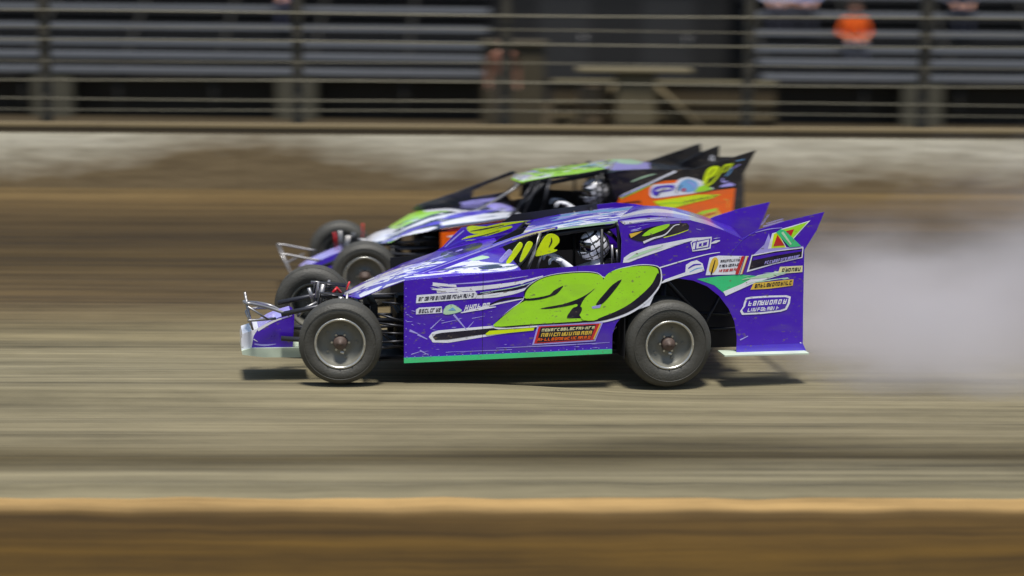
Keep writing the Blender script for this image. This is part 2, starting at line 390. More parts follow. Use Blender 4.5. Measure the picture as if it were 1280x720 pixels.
# ------------------------------------------------------------------ shared running gear
def running_gear(fr, root, wheel_px, steer, rwheel_px, far_px, fr_r=.34, rr_r=.368):
    """axles, springs and rods of one car; returns wheel centres"""
    c = fr.P(wheel_px[0], wheel_px[1], 0); r_ = fr.P(rwheel_px[0], rwheel_px[1], 0)
    TW = 1.78
    drop = -.05
    wheel(root, c, steer, fr_r, .25)
    cf = fr.P(far_px[0], far_px[1], TW); wheel(root, cf, steer, fr_r, .25, -1)
    wheel(root, r_, 0, rr_r, .37, tilt=0)
    cr_ = Vector((r_.x, TW + .04, r_.z - .02)); wheel(root, cr_, 0, rr_r, .36, -1)
    b = bmesh.new()
    tube(b, [c + Vector((0, .12, 0)), cf + Vector((0, -.12, 0))], .035, 12)
    for p, s in ((c, 1), (cf, -1)):
        tube(b, [p + Vector((0, s * .16, -.10)), p + Vector((0, s * .18, .13))], .028, 10)
    obj('front_axle', b, STL, root)
    b = bmesh.new(); tube(b, [r_ + Vector((0, .14, 0)), cr_ + Vector((0, -.14, 0))], .045, 12)
    m = (r_ + cr_) / 2; lathe(b, [(-.13, .02), (-.13, .07), (-.06, .15), (.06, .15), (.13, .07), (.13, .02)], 20)
    for v in b.verts[-120:]: v.co += m
    obj('rear_axle', b, STL, root)
    for p, s in ((c, 1), (cf, -1)):
        # coil-over: body, spring and reservoir
        a = p + Vector((.06, s * .34, -.02)); t = p + Vector((.10, s * .44, .26 if s < 0 else .34))
        b = bmesh.new(); tube(b, [a, a.lerp(t, .55)], .028, 12, 0); tube(b, [a.lerp(t, .5), t], .012, 8, 0)
        d = t - a; pts = []
        for k in range(90):
            q = k / 89; ang = q * 7 * math.tau; pts.append(a + d * (.25 + .65 * q) + Vector((math.cos(ang) * .042, math.sin(ang) * .042, 0)))
        tube(b, pts, .006, 6, 2)
        tube(b, [t + Vector((-.05, 0, -.03)), t + Vector((-.10, 0, -.26))], .024, 10, 0)
        obj('shock_absorber', b, [SIL, REDP, STL], root)
        b = bmesh.new()
        for dz in (-.10, .08):
            tube(b, [p + Vector((.02, s * .18, dz)), p + Vector((.85, s * .42, dz + .02 - .02 * s))], .014, 8)
        obj('radius_rod', b, STL, root)
    b = bmesh.new(); tube(b, [c + Vector((.12, .16, -.02)), cf + Vector((.12, -.16, -.02))], .012, 8); obj('tie_rod', b, SIL, root)
    for s, p in ((1, r_), (-1, cr_)):
        b = bmesh.new(); tube(b, [p + Vector((.02, s * .42, .02)), p + Vector((.05, s * .46, .44))], [.03, .026], 10)
        tube(b, [p + Vector((-.05, s * .40, .10)), p + Vector((-.75, s * .46, .16))], .016, 8)
        tube(b, [p + Vector((-.05, s * .40, -.10)), p + Vector((-.75, s * .46, -.02))], .016, 8)
        obj('trailing_arm', b, STL, root)
    return c, r_, cf, cr_

def chassis(fr, root, u0, u1, zb, zt, cz):
    b = bmesh.new()
    for v in (.34, 1.42):
        for z in (zb, zt): tube(b, [(u0, v, z), (u1, v, z)], .022, 8)
        n = 7
        for i in range(n):
            x = u0 + (u1 - u0) * i / (n - 1); tube(b, [(x, v, zb), (x, v, zt)], .016, 8)
            if i < n - 1: tube(b, [(x, v, zb if i % 2 else zt), (x + (u1 - u0) / (n - 1), v, zt if i % 2 else zb)], .012, 6)
    for x in (u0, (u0 + u1) / 2, u1):
        for z in (zb, zt): tube(b, [(x, .34, z), (x, 1.42, z)], .02, 8)
    obj('chassis_frame', b, FRM, root)
    b = bmesh.new(); box(b, (u0 + .1, .3, zb - .02), (u1, 1.46, zb - .005)); obj('floor_pan', b, INT, root)
    # engine: block, heads, headers, pulleys
    b = bmesh.new(); ex = u0 + .30
    box(b, (ex, .68, zb + .05), (ex + .62, 1.08, zb + .33), 0, .02)
    for s in (-1, 1):
        box(b, (ex + .03, .88 + s * .24 - .09, zb + .27), (ex + .58, .88 + s * .24 + .09, zb + .40), 1, .02)
        for k in range(4):
            x = ex + .10 + k * .14; y = .88 + s * .30
            tube(b, cr([(x, y, zb + .24), (x + .02, y + s * .09, zb + .20), (x + .12, y + s * .12, zb + .12), (ex + .75, y + s * .10, zb + .08)], 5), .02, 8, 2)
    lathe(b, [(0, .001), (0, .09), (.04, .09), (.04, .001)], 20, 1)
    n = len(b.verts)
    b.verts.ensure_lookup_table()
    for v in b.verts[n - 80:]: v.co = Vector((ex - .06 + v.co.y, .88 + v.co.x, zb + .17 + v.co.z))
    tube(b, [(ex + .3, .88, zb + .38), (ex + .3, .88, zb + .47)], .10, 18, 1)
    obj('engine', b, [FRM, STL, mat('header_steel', (120, 105, 95), rough=.45, metal=.8)], root)
    b = bmesh.new(); box(b, (u0 + .06, .55, zb + .04), (u0 + .12, 1.2, zb + .42), 0, .01)
    for k in range(16): box(b, (u0 + .052, .57 + k * .04, zb + .06), (u0 + .062, .575 + k * .04, zb + .40), 1)
    obj('radiator', b, [FRM, SIL], root)

def cockpit(fr, root, ux, zs, zr, uxr, zf, uf, fd=.05):
    """seat, wheel, dash and roll cage; ux: cockpit mid, zs: seat height, zr: roof height, uxr: rear of cage"""
    b = bmesh.new()
    prof = [(-.28, .02), (-.05, 0), (.14, .03), (.22, .20), (.27, .50), (.30, .62)]
    pts = [(ux + x, z + zs) for x, z in prof]
    for i in range(len(pts) - 1):
        (x0, z0), (x1, z1) = pts[i], pts[i + 1]
        for v0, v1, lift in ((.40, .74, 0),):
            vs = [b.verts.new(p) for p in ((x0, v0, z0), (x1, v0, z1), (x1, v1, z1), (x0, v1, z0))]; b.faces.new(vs)
        for v in (.40, .74):
            dx, dz = (-.12, .02) if i > 2 else (0, .12)
            vs = [b.verts.new(p) for p in ((x0, v, z0), (x1, v, z1), (x1 + dx, v, z1 + dz), (x0 + dx, v, z0 + dz))]; b.faces.new(vs)
    bmesh.ops.solidify(b, geom=b.faces[:], thickness=.02)
    o = obj('racing_seat', b, mat('seat_black', (20, 20, 24), rough=.7), root)
    b = bmesh.new(); box(b, (ux + .16, .36, zs + .58), (ux + .30, .42, zs + .76), 0, .015); box(b, (ux + .16, .72, zs + .58), (ux + .30, .78, zs + .76), 0, .015); box(b, (ux + .27, .42, zs + .60), (ux + .32, .72, zs + .80), 0, .015)
    obj('headrest', b, mat('headrest_black', (24, 24, 28), rough=.7), root)
    b = bmesh.new(); c = Vector((ux - .36, .46, zs + .50))
    ring = [c + Vector((math.sin(a) * .05, math.cos(a) * .18, math.sin(a) * .17)) for a in [k * math.tau / 28 for k in range(29)]]
    tube(b, ring, .014, 8, cap=False)
    for a in (0.5, 2.6, 4.7): tube(b, [c, c + Vector((math.sin(a) * .05, math.cos(a) * .18, math.sin(a) * .17))], .01, 6)
    tube(b, [c, c + Vector((-.35, 0, -.12))], .016, 8)
    obj('steering_wheel', b, FRM, root)
    b = bmesh.new()
    ft, rt = uf, uxr; sl = (zr - zf) / (rt - uf)
    for v in (.26, 1.40):
        tube(b, cr([(ft - .42, v, zs + .08), (ft - .40, v, zs + .28), (ft + .14, v + (.06 if v < 1 else -.06), zf - .07 - fd * (v > 1)), (ft + .24, v + (.10 if v < 1 else -.10), zf - .05 + .2 * sl - fd * (v > 1)), (rt - .08, v + (.10 if v < 1 else -.10), zr - .06 - fd * (v > 1)), (rt - .01, v + .0, zr - .12), (rt + .02, v, zs)], 5), .020, 10)
        tube(b, [(rt, v, zr - .08), (rt + .75, v, zs + .22)], .018, 8)
        tube(b, [(rt, v, zs + .36), (ft - .2, v, zs + .30)], .018, 8)
        tube(b, [(rt - .16, v, zr - .06), (rt - .15, v, zs + .3)], .014, 8)
    for x, z in ((ft + .24, zf - .10 + .2 * sl), (rt - .08, zr - .11), (rt + .01, zs + .4), (ft - .2, zs + .32)): tube(b, [(x, .28, z), (x, 1.38, z)], .018, 8)
    tube(b, [(rt, .28, zs + .36), (rt, 1.38, zr - .08)], .016, 8)
    obj('roll_cage', b, FRM, root)
    b = bmesh.new(); dx = ux - .80; box(b, (dx - .34, .3, zs + .06), (dx - .32, 1.42, zs + .34)); box(b, (dx - .33, .3, zs + .26), (dx - .05, 1.42, zs + .32), 0, .01)
    obj('dashboard', b, INT, root)

def numeral_20(fr, parent, v):
    """the lime number on the door, white edge and navy drop shadow under it"""
    D = Decals(fr, v); c = lambda pts: [(x / 5.333 + 600, y / 5.333 + 320) for x, y in pts]
    # drop shadows and outline
    D.poly(c([(90, 480), (180, 372), (285, 290), (300, 220), (355, 172), (440, 132), (560, 110), (700, 102), (785, 112), (832, 140), (900, 92), (1000, 66), (1090, 55), (1185, 66), (1212, 110), (1204, 195), (1130, 295), (1030, 370), (930, 415), (800, 447), (600, 462), (400, 472), (240, 482)]), WHT, 3, 3)
    D.poly(c([(100, 474), (185, 372), (288, 294), (296, 230), (355, 176), (440, 136), (560, 114), (700, 106), (785, 116), (830, 146), (900, 97), (1000, 71), (1090, 60), (1180, 70), (1204, 108), (1196, 190), (1115, 290), (1020, 358), (920, 402), (800, 434), (600, 450), (400, 460)]), NAV, 4, 3)
    # the two
    D.poly(c([(298, 280), (312, 230), (362, 180), (440, 142), (560, 120), (700, 112), (780, 121), (818, 142), (812, 175), (780, 215), (700, 268), (640, 300), (560, 320), (405, 349), (480, 352), (620, 322), (650, 325), (640, 345), (612, 378), (586, 412), (700, 418), (690, 432), (580, 441), (300, 458), (95, 470), (130, 425), (185, 378), (250, 325), (330, 285)]), GRN, 5, 3)
    D.poly(c([(288, 290), (380, 277), (465, 258), (490, 232), (552, 198), (545, 215), (515, 250), (478, 268), (400, 290), (320, 298)]), NAV, 6, 2)
    D.poly(c([(395, 353), (520, 330), (640, 292), (720, 250), (797, 196), (780, 228), (700, 290), (620, 325), (500, 346)]), NAV, 6, 2)
    # the nought
    D.poly(c([(672, 330), (700, 280), (760, 225), (815, 165), (860, 112), (950, 80), (1080, 66), (1165, 74), (1190, 104), (1180, 175), (1105, 272), (1000, 345), (880, 395), (780, 424), (690, 420), (660, 380)]), GRN, 6, 3)
    D.poly(c([(1186, 112), (1190, 170), (1115, 270), (1010, 345), (880, 398), (780, 428), (800, 412), (900, 372), (1000, 318), (1095, 240), (1150, 180)]), NAV, 7, 3)
    D.poly(c([(772, 322), (830, 250), (885, 190), (945, 155), (915, 205), (850, 285), (805, 325)]), NAV, 7, 2)
    D.poly(c([(745, 338), (808, 322), (800, 345), (750, 352)]), LAV, 7)
    D.poly(c([(578, 412), (600, 372), (625, 343), (670, 336), (680, 360), (655, 402), (630, 410)]), NAV, 7, 2)
    D.poly(c([(675, 400), (760, 408), (790, 416), (760, 430), (690, 428)]), GRN, 8, 2)
    return D.done('race_number', parent)

# ================================================================== the purple car
c0 = W(425, 430, 15.33); NF = Frame((c0.x, c0.y, 0), R(10))
car = empty('race_car', NF.O, NF.yaw)
tag(car, 'purple dirt race car with a lime green 20 on its door, nearest the camera', 'race car', 'race cars side by side on the dirt track')
c, r_, cf, cr_ = running_gear(NF, car, (425, 430), R(-8), (837.5, 431.5), (393, 376))
u = lambda x, y=400, v=.06: NF.P(x, y, v).x
zb = NF.P(560, 448, .34).z
chassis(NF, car, u(462), u(800), zb + .02, zb + .34, 0)
zroof = NF.P(715, 281, .35).z
cockpit(NF, car, u(727, 320, .57), zb + .06, NF.P(774, 275.6, .33).z, NF.P(774, 300, .3).x, NF.P(655, 291, .33).z, NF.P(655, 291, .33).x)
VS = .06
# side panel with its livery
bm = bmesh.new()
side = [(505, 351), (560, 346), (620, 341), (660, 337), (700, 334.5), (740, 331.5), (776, 328.5), (826, 331), (829, 346), (815, 366), (798, 380), (780, 392), (770, 405), (765.5, 418), (765, 441), (505, 453.5)]
slab(bm, NF.L(side, VS), (0, .006, 0))
sp = obj('side_panel', bm, PUR, car)
D = Decals(NF, VS)
D.poly([(541, 353), (570, 356), (571, 359), (541, 357)], WHT)
D.line([(546, 363.5), (600, 360), (645, 354), (679, 345)], (5.5, 5, 1.2), WHT)
D.line([(560, 355.5), (610, 352), (660, 345)], (.8, 2.2, .6), LAV)
D.line([(596, 368.5), (640, 362), (669, 354)], (2.4, 3, 1), NAV); D.line([(600, 366), (640, 360), (667, 352)], (.6, 1, .6), PLM, 2)
D.line([(560, 372), (600, 371), (640, 366), (660, 360)], (1.5, 5.5, 2), WHT)
D.line([(610, 382), (630, 374), (654, 372)], (1, 3, 1.5), NAV, 2); D.line([(595, 386), (620, 380), (660, 372)], (1, 2.2, 1), WHT)
D.poly([(521, 369), (527, 368.5), (594, 364), (597, 369), (594, 373), (520, 379)], WHT, 2)
D.marks(523, 371.5, 592, 366.5, 5, 15, NAV, 3, 3)
D.poly([(520, 387), (524, 384.5), (552, 383), (553, 391), (520, 393)], WHT, 2); D.marks(523, 386.5, 551, 384.6, 5, 6, NAV, 3, 5)
D.poly([(554, 392), (557, 383), (566, 380.5), (574, 385), (577, 389), (562, 393)], PLM, 2, 2); D.poly([(560, 388), (566, 384), (570, 388)], SKY, 3)
D.marks(580, 381.5, 612, 378, 7.5, 5, WHT, 2, 9, .35); D.line([(576, 391), (600, 386), (620, 383.5)], (1, 3.5, .8), WHT, 2)
for a, b_, w in (((538, 411), (552, 398), 1.6), ((567, 393), (583, 412), 2.6), ((583, 412), (592, 402), 1.4), ((552, 404), (575, 399), .9), ((590, 398), (606, 395), .9), ((512, 413), (522, 417), 3), ((522, 418), (534, 424), 2.4), ((514, 443), (527, 439), 1.2), ((525, 438), (536, 444), 1.6), ((508, 393), (512, 394), 1), ((508, 402), (516, 402), .8)):
    D.line([a, b_], (w, w * .4), LAV, 1, 0)
D.poly([(536, 421), (540, 415.5), (548, 413), (617, 407), (680, 402.5), (760, 396), (812, 382), (826, 350), (829, 346), (815, 367), (798, 380.5), (780, 393), (744, 403.5), (665, 411.5), (600, 422), (560, 428.5), (541, 428)], WHT, 1)
D.poly([(541, 421.5), (545, 417.5), (552, 416), (617, 410), (680, 405.5), (755, 399), (755, 401), (664, 412), (600, 418.5), (560, 424.5), (544, 425)], NAV, 2)
D.poly([(607, 417), (612, 413.5), (668, 409.5), (667, 413), (608, 419)], YEL, 3)
D.poly([(672, 406.5), (754, 402.5), (744, 426.5), (665, 431.5)], LAV, 3)
D.poly([(673.5, 408), (751.5, 404.2), (742.5, 424.8), (667.5, 429.6)], RED, 4)
D.poly([(676, 409.3), (745, 405.8), (738, 423.5), (671, 428)], NAV, 5)
D.marks(677, 411, 743, 407.6, 3.6, 13, CREAM, 6, 11, .3); D.marks(676, 416.5, 741, 413.3, 4.6, 10, GLD, 6, 12, .3); D.marks(672, 422.8, 738, 419.6, 3.6, 12, ORG, 6, 13, .3)
D.line([(750.5, 404.5), (742, 424)], (1.6, 1.6), GLD, 6, 0)
D.line([(560, 440), (640, 437)], (.4, .8), LAV, 1, 0); D.line([(620, 435), (700, 431.5), (762, 428)], (.5, 1.2, .5), LAV, 1)
for x in (604, 722): D.line([(x, 341 if x < 700 else 333.5), (x - 1, 448)], (.5, .5), NAV, 2, 0)
for k in range(26): D.poly([(508 + k * 10, 445.6 - k * .46), (509.1 + k * 10, 445.6 - k * .46), (509.1 + k * 10, 446.7 - k * .46), (508 + k * 10, 446.7 - k * .46)], LAV, 9)
for k in range(9): D.poly([(507, 360 + k * 10), (508, 360 + k * 10), (508, 361 + k * 10), (507, 361 + k * 10)], LAV, 9)
for p_ in torn([(545, 358), (600, 366), (665, 352)], 16, 31, 5): D.poly(p_, WHT, 2)
for p_ in torn([(510, 395), (560, 408), (620, 398)], 12, 32, 10, (3, 10), (.4, 1.2)): D.poly(p_, LAV, 2)
for p_ in torn([(520, 440), (560, 436), (760, 430)], 14, 33, 5, (3, 10), (.3, .9)): D.poly(p_, LAV, 2)
D.done('panel_graphics', sp)
numeral_20(NF, sp, VS)
bm = bmesh.new(); slab(bm, NF.L([(505, 447.5), (765, 436.5), (765, 442), (505, 454)], VS - .008), (0, .007, 0)); obj('rocker_strip', bm, MNT, car)

# quarter panel with wheel arch and the near tail fin in one sheet
bm = bmesh.new()
top = [(776, 328.5), (777, 300), (772, 275), (790, 271.5), (812, 269), (840, 271), (862, 275), (885, 281), (905, 288), (928, 298.6)]
fin = [(948, 287), (983, 276), (1030.5, 265), (1021, 287.5), (1005.5, 312.5), (1004, 380), (1003.5, 437), (1008, 439.5)]
arch = [(920.5, 440.5), (921, 421), (918, 402), (911, 386), (899, 370), (884, 358), (866, 350.5), (848, 348), (829, 350), (826.5, 331.5)]
slab(bm, NF.L(top + fin + arch, VS + .0005), (0, .006, 0))
qp = obj('quarter_panel', bm, PUR, car)
D = Decals(NF, VS)
c4 = lambda pts: [(x / 5.54 + 770, y / 5.54 + 240) for x, y in pts]; c5 = lambda pts: [(x / 7.2 + 900, y / 7.2 + 250) for x, y in pts]; c7 = lambda pts: [(x / 6 + 900, y / 6 + 330) for x, y in pts]
D.poly(c4([(22, 200), (160, 182), (300, 172), (450, 180), (530, 195), (350, 200), (200, 208), (60, 228)]), LAV, 1)  # reflection along the top of the sail, painted on in lavender and white
D.poly(c4([(30, 205), (180, 190), (330, 182), (240, 196), (140, 210), (55, 224)]), WHT, 2)
D.poly(c4([(88, 292), (180, 262), (250, 240), (380, 222), (490, 215), (502, 258), (420, 285), (330, 312), (200, 345), (110, 325)]), NAV, 2, 2)
D.poly(c4([(92, 290), (185, 270), (150, 292), (104, 318)]), GLD, 3); D.poly(c4([(180, 304), (230, 262), (300, 235), (372, 220), (350, 252), (285, 280), (228, 300)]), GRN, 3, 2)
D.line(c4([(190, 350), (260, 320), (340, 295), (400, 235), (440, 225)]), (3, 1.6, .8), WHT, 4); D.line(c4([(330, 316), (420, 292), (502, 262)]), (1, 1.2, .8), YEL, 4)
D.poly(c4([(48, 490), (55, 455), (100, 422), (220, 378), (400, 342), (520, 318), (660, 310), (664, 330), (600, 345), (520, 337), (400, 377), (300, 412), (180, 452), (90, 487)]), WHT, 1)
D.poly(c4([(75, 470), (130, 430), (230, 396), (330, 372), (240, 410), (140, 450)]), PLM, 2)
D.poly(c4([(516, 350), (535, 335), (664, 310), (655, 390), (620, 400), (530, 412)]), WHT, 2); D.poly(c4([(524, 352), (540, 343), (655, 321), (647, 382), (535, 403)]), PUR, 3)
D.poly(c4([(535, 352), (552, 349), (546, 396), (530, 398)]), WHT, 4); D.poly(c4([(560, 347), (645, 328), (638, 378), (556, 392)]), WHT, 4); D.poly(c4([(576, 358), (632, 345), (627, 368), (572, 378)]), PUR, 5); D.line(c4([(600, 352), (596, 374)]), (1.6, 1.6), WHT, 6, 0)
D.line(c4([(658, 356), (690, 345), (720, 336)]), (1, 3.4, 1), WHT, 2)
D.line(c4([(300, 525), (400, 495), (520, 460), (640, 430), (720, 418)]), (1.6, 1.4, .8), WHT, 1)
D.poly(c4([(296, 640), (340, 605), (480, 556), (484, 505), (520, 482), (560, 472), (600, 495), (612, 545), (560, 562), (480, 580), (390, 608)]), WHT, 1)
D.line(c4([(500, 530), (540, 505), (590, 500)]), (1, 2, .8), PUR, 2); D.line(c4([(510, 555), (560, 530), (600, 525)]), (.8, 1.4, .8), SKY, 2)
D.poly([(882, 344), (887, 322), (898, 319.5), (931, 320), (924, 343), (900, 343.5)], WHT, 2)
D.poly([(886, 338), (890, 324), (896, 322), (898, 330), (892, 341)], GLD, 3, 2); D.line([(889, 343), (894, 325)], (2, 1), NAV, 4, 0)
for k, (y, m_) in enumerate(((324, NAV), (330, NAV), (336, RED))): D.marks(900 - k, y + 1, 925 - k * 1.5, y - 1, 3.4, 7, m_, 3, 20 + k)
D.poly([(927, 320.5), (931, 320), (923, 343), (919, 342.5)], RED, 4); D.poly([(932, 320), (936, 320), (928, 342.5), (925, 343)], CREAM, 4); D.line([(935, 321), (928, 342)], (1, 1), RED, 5, 0)
D.poly([(871, 348.8), (900, 345.2), (928, 343.5), (947, 345), (928, 356), (905, 366.5), (893, 356.5)], MNT, 1); D.poly([(904, 364.5), (928, 354.5), (947, 344), (988, 336.5), (985, 341), (945, 353), (907, 370)], WHT, 2)
D.poly([(930, 349), (955, 343), (988, 339), (960, 347)], PLM, 3)
D.poly(c5([(240, 650), (285, 495), (500, 455), (752, 425), (742, 520), (480, 580)]), WHT, 2); D.poly(c5([(262, 628), (292, 505), (500, 463), (742, 434), (734, 512), (480, 570)]), NAV, 3); D.poly(c5([(290, 545), (300, 512), (500, 475), (735, 445), (733, 462), (500, 500)]), PUR, 4)
D.marks(956, 326.5, 1000, 318.2, 4, 12, LAV, 5, 31)
D.poly([(972, 343), (975, 333.5), (1003.3, 332), (1003, 340), (978, 342)], CREAM, 2); D.marks(977, 335.6, 1001, 334, 4.4, 5, NAV, 3, 33)
D.poly([(938, 362), (942, 354), (992, 349), (991, 357), (960, 361)], GLD, 2); D.marks(943, 355.2, 990, 350.6, 5, 10, NAV, 3, 34); D.line([(945, 352.5), (985, 347)], (1.4, .8), PLM, 2, 0)
D.poly([(927.5, 393.5), (929, 383), (931.5, 374.5), (938, 371), (983, 369), (988, 374), (985, 384), (976, 389.5)], WHT, 2, 2)
D.poly([(930, 391), (931.4, 383), (933.6, 376), (939, 373.2), (981, 371.3), (985.3, 375), (982.5, 382.6), (975, 387.3)], PUR, 3, 2)
D.marks(935, 376.5, 983, 373.6, 6, 7, WHT, 4, 41, .3); D.marks(934, 385.3, 974, 382.4, 4.6, 8, WHT, 4, 42, .3)
D.line([(925, 425), (935, 420)], (1.6, .8), LAV, 1, 0); D.line([(1000, 428), (1003, 430)], (1.2, 1.2), WHT, 1, 0)
for p_ in torn([(785, 322), (850, 306), (900, 298)], 12, 34, 6): D.poly(p_, WHT, 2)
for p_ in torn([(790, 285), (840, 280), (900, 296)], 10, 35, 5): D.poly(p_, LAV, 1)
for p_ in torn([(930, 352), (960, 346), (1000, 342)], 14, 36, 6): D.poly(p_, PLM, 2)
# fin emblem: two triangles either side of a mint stroke
D.poly(c5([(300, 495), (400, 400), (440, 300), (470, 430), (600, 425), (752, 415), (745, 425), (500, 458)]), LAV, 1)
D.poly(c5([(545, 262), (640, 235), (815, 183), (740, 262), (652, 362), (600, 300)]), WHT, 2); D.poly(c5([(560, 266), (650, 243), (790, 196), (730, 262), (650, 348), (605, 300)]), GRN, 3); D.poly(c5([(580, 282), (668, 262), (636, 332)]), RED, 4)
D.poly(c5([(430, 440), (470, 300), (520, 285), (600, 430)]), WHT, 2); D.poly(c5([(462, 432), (485, 305), (520, 292), (590, 425)]), YEL, 3); D.poly(c5([(480, 416), (516, 312), (582, 408)]), RED, 4)
D.poly(c5([(505, 290), (550, 262), (590, 278), (730, 415), (628, 425), (560, 350)]), MNT, 4); D.line(c5([(560, 290), (640, 400)]), (3, 2), PLM, 5, 0)
D.line(c5([(320, 292), (440, 262), (560, 250)]), (.6, 1.2, .6), LAV, 1)
D.line([(912, 318), (929, 299), (948, 288)], (.9, .8, .6), VIO, 1)
D.poly([(920.6, 432), (1003.4, 429), (1008, 439.2), (920.6, 440.2)], VIO, 1)
D.done('panel_graphics', qp)
bm = bmesh.new(); a = NF.P(903, 442, .02); b_ = NF.P(1008, 441, .02); box(bm, (a.x, -.05, a.z - .012), (b_.x, .16, a.z)); obj('tail_skid_plate', bm, PLATE, car)
# right hand quarter and fin: the same sheet on the other side, sitting lower with the body roll
def other(fr, pts, v0, v1, du, dw): return [Vector((p.x + du, v1, p.z + dw)) for p in fr.L(pts, v0)]
RV = 1.62
bm = bmesh.new(); farq = other(NF, top + [(948, 288), (983, 277), (1024, 268), (1016, 288), (1005.5, 312.5), (1003.5, 437), (1008, 439.5)] + arch, VS, RV, .06, -.10)
slab(bm, farq, (0, .006, 0)); fq = obj('quarter_panel', bm, PUR, car)
D = Decals(NF, RV); D.line([(952, 281), (961, 268)], (1.2, .8), LAV, 1, 0); D.line([(954, 283), (965, 280), (979, 276)], (1.4, 1.4, .8), LAV, 1); D.line([(958, 279.5), (970, 276), (979, 273.5)], (.8, 1, .8), LAV, 1); D.done('panel_graphics', fq)
# right hand side panel
bm = bmesh.new(); slab(bm, other(NF, side, VS, RV, .06, -.06), (0, .006, 0), 0, 1); obj('side_panel', bm, [INT, PUR], car)
# rear deck between the quarters, sloping to the tail
near = [NF.P(x, y, VS + .006) for x, y in ((772, 275), (790, 271.5), (812, 269), (840, 271), (862, 275), (885, 281), (905, 288), (928, 298.6))]
farr = [Vector((p.x + .06, RV - .001, p.z - .09)) for p in near]
far2 = [NF.P(x, y, RV - .001) for x, y in ((790, 257.5), (805, 257), (822, 257.5), (842, 259.5), (862, 264.5), (880, 270.5), (897, 277), (915, 284))]
ruled('rear_deck', NF, near, far2, 110, 90, [(sm([(760, 280), (800, 262), (845, 262), (880, 274), (905, 288), (870, 282), (820, 272)]), LAV), (stroke([(770, 272), (820, 263), (870, 271)], 2, 1, 5), WHT), (stroke([(780, 262), (830, 260), (880, 274)], 1, 1, 3), VIO), ([(905, 270), (960, 270), (960, 310), (905, 310)], PUR)], PUR, car)  # lavender and white areas are a painted reflection on the curved deck
p = NF.P(1003, 330, VS); q = NF.P(1003, 420, VS)
# roof
near = [NF.P(x, y, .33) for x, y in ((653, 292), (668, 289.5), (695, 285.6), (720, 282), (744, 279), (774, 275.6))]
farr = [NF.P(x, y, 1.42) for x, y in ((668, 275), (682, 271), (705, 267), (730, 263.5), (755, 260.5), (792, 257.5))]
RP = [([(640, 260), (820, 250), (820, 290), (640, 300)], LAV),  # roof glare painted in: lavender all over, white strokes for the sheen
      (stroke([(655, 290), (700, 283), (740, 276), (780, 271)], 3, 4, 6), WHT), (stroke([(660, 284), (720, 272), (780, 264)], 1, 2, 4), VIO), (stroke([(680, 274), (720, 267), (790, 260)], 1, 2, 3), SKY),
      (stroke([(664, 288), (700, 280), (730, 276)], 1, 1, 2.2), SKY), (stroke([(700, 279), (750, 268), (800, 262)], 1, 1, 3), WHT), (sm([(655, 275), (690, 267), (700, 271), (668, 283)]), VIO), (stroke([(655, 291), (672, 288), (700, 284)], 2, .6), CREAM)]
RP += [(p_, m_) for m_, sd in ((WHT, 1), (VIO, 2), (PUR, 3), (SKY, 4)) for p_ in torn([(655, 286), (710, 276), (780, 266)], 14, sd, 9, (12, 34), (.8, 2.2))]
ruled('roof', NF, near, farr, 150, 110, RP, PUR, car, thick=.014, crown=.01)
bm = bmesh.new(); slab(bm, [NF.P(x, y, .327) for x, y in ((652, 292), (695, 285.6), (744, 279), (774, 275.6), (774, 278.4), (744, 281.8), (700, 287), (660, 293.5))], (0, .008, 0)); obj('roof_rail', bm, PLM, car)
# hood, running back to the cowl
hn = [(429, 368.5, .5), (449, 372.5, .46), (478, 360.5, .30), (505, 350.5, .075), (560, 345.5, .075), (620, 340.5, .075), (652, 337.3, .075)]
hf = [(431, 365, 1.22), (452, 353.5, 1.25), (478, 341, 1.30), (503, 329, 1.36), (546, 314, 1.36), (590, 303, 1.36), (618, 297, 1.36)]
HP = [(stroke([(430, 368), (470, 352), (520, 338), (600, 327)], 3, 3, 9), WHT), (stroke([(449, 370), (475, 362), (507, 352)], 3, 4, 8), WHT),
      (stroke([(455, 352), (490, 340), (530, 330), (570, 327)], 1, 1, 5), WHT), (stroke([(505, 347), (560, 341), (640, 332)], 1, 3, 2.4), WHT),
      (sm([(560, 340), (585, 331), (588, 326), (612, 328), (645, 331), (640, 337), (600, 341)]), WHT), (sm([(582, 322), (600, 319), (612, 322), (590, 326)]), PLM),
      (stroke([(470, 366), (500, 344), (560, 330), (610, 316)], 2, 2, 3.2), VIO), (stroke([(540, 333), (590, 325)], 1.4, .8), LAV), (sm([(598, 334), (620, 331), (628, 334), (606, 337)]), NAV), (stroke([(508, 342), (530, 340.5)], 2, 1.2), LAV), (stroke([(536, 340.5), (556, 338)], 1.8, .8), LAV),
      (sm([(552, 316), (575, 308), (600, 303), (600, 309), (575, 318), (556, 322)]), NAV), (stroke([(478, 346), (520, 331), (560, 318)], .8, .8, 2), LAV)]
HP += [(p_, WHT) for p_ in torn([(450, 366), (500, 345), (560, 338), (645, 330)], 26, 3, 6)] + [(p_, PUR) for p_ in torn([(450, 366), (500, 345), (560, 336), (645, 332)], 26, 4, 6)] + [(p_, LAV) for p_ in torn([(470, 350), (520, 330), (600, 308)], 22, 5, 5)] + [(p_, NAV) for p_ in torn([(520, 334), (570, 318), (610, 308)], 10, 6, 5)]
ruled('hood', NF, [NF.P(*t) for t in hn], [NF.P(*t) for t in hf], 220, 150, HP, PUR, car, thick=.008, bulge=lambda a, t: .035 * math.sin(math.pi * t) * math.sin(math.pi * min(1, a * 1.1)))
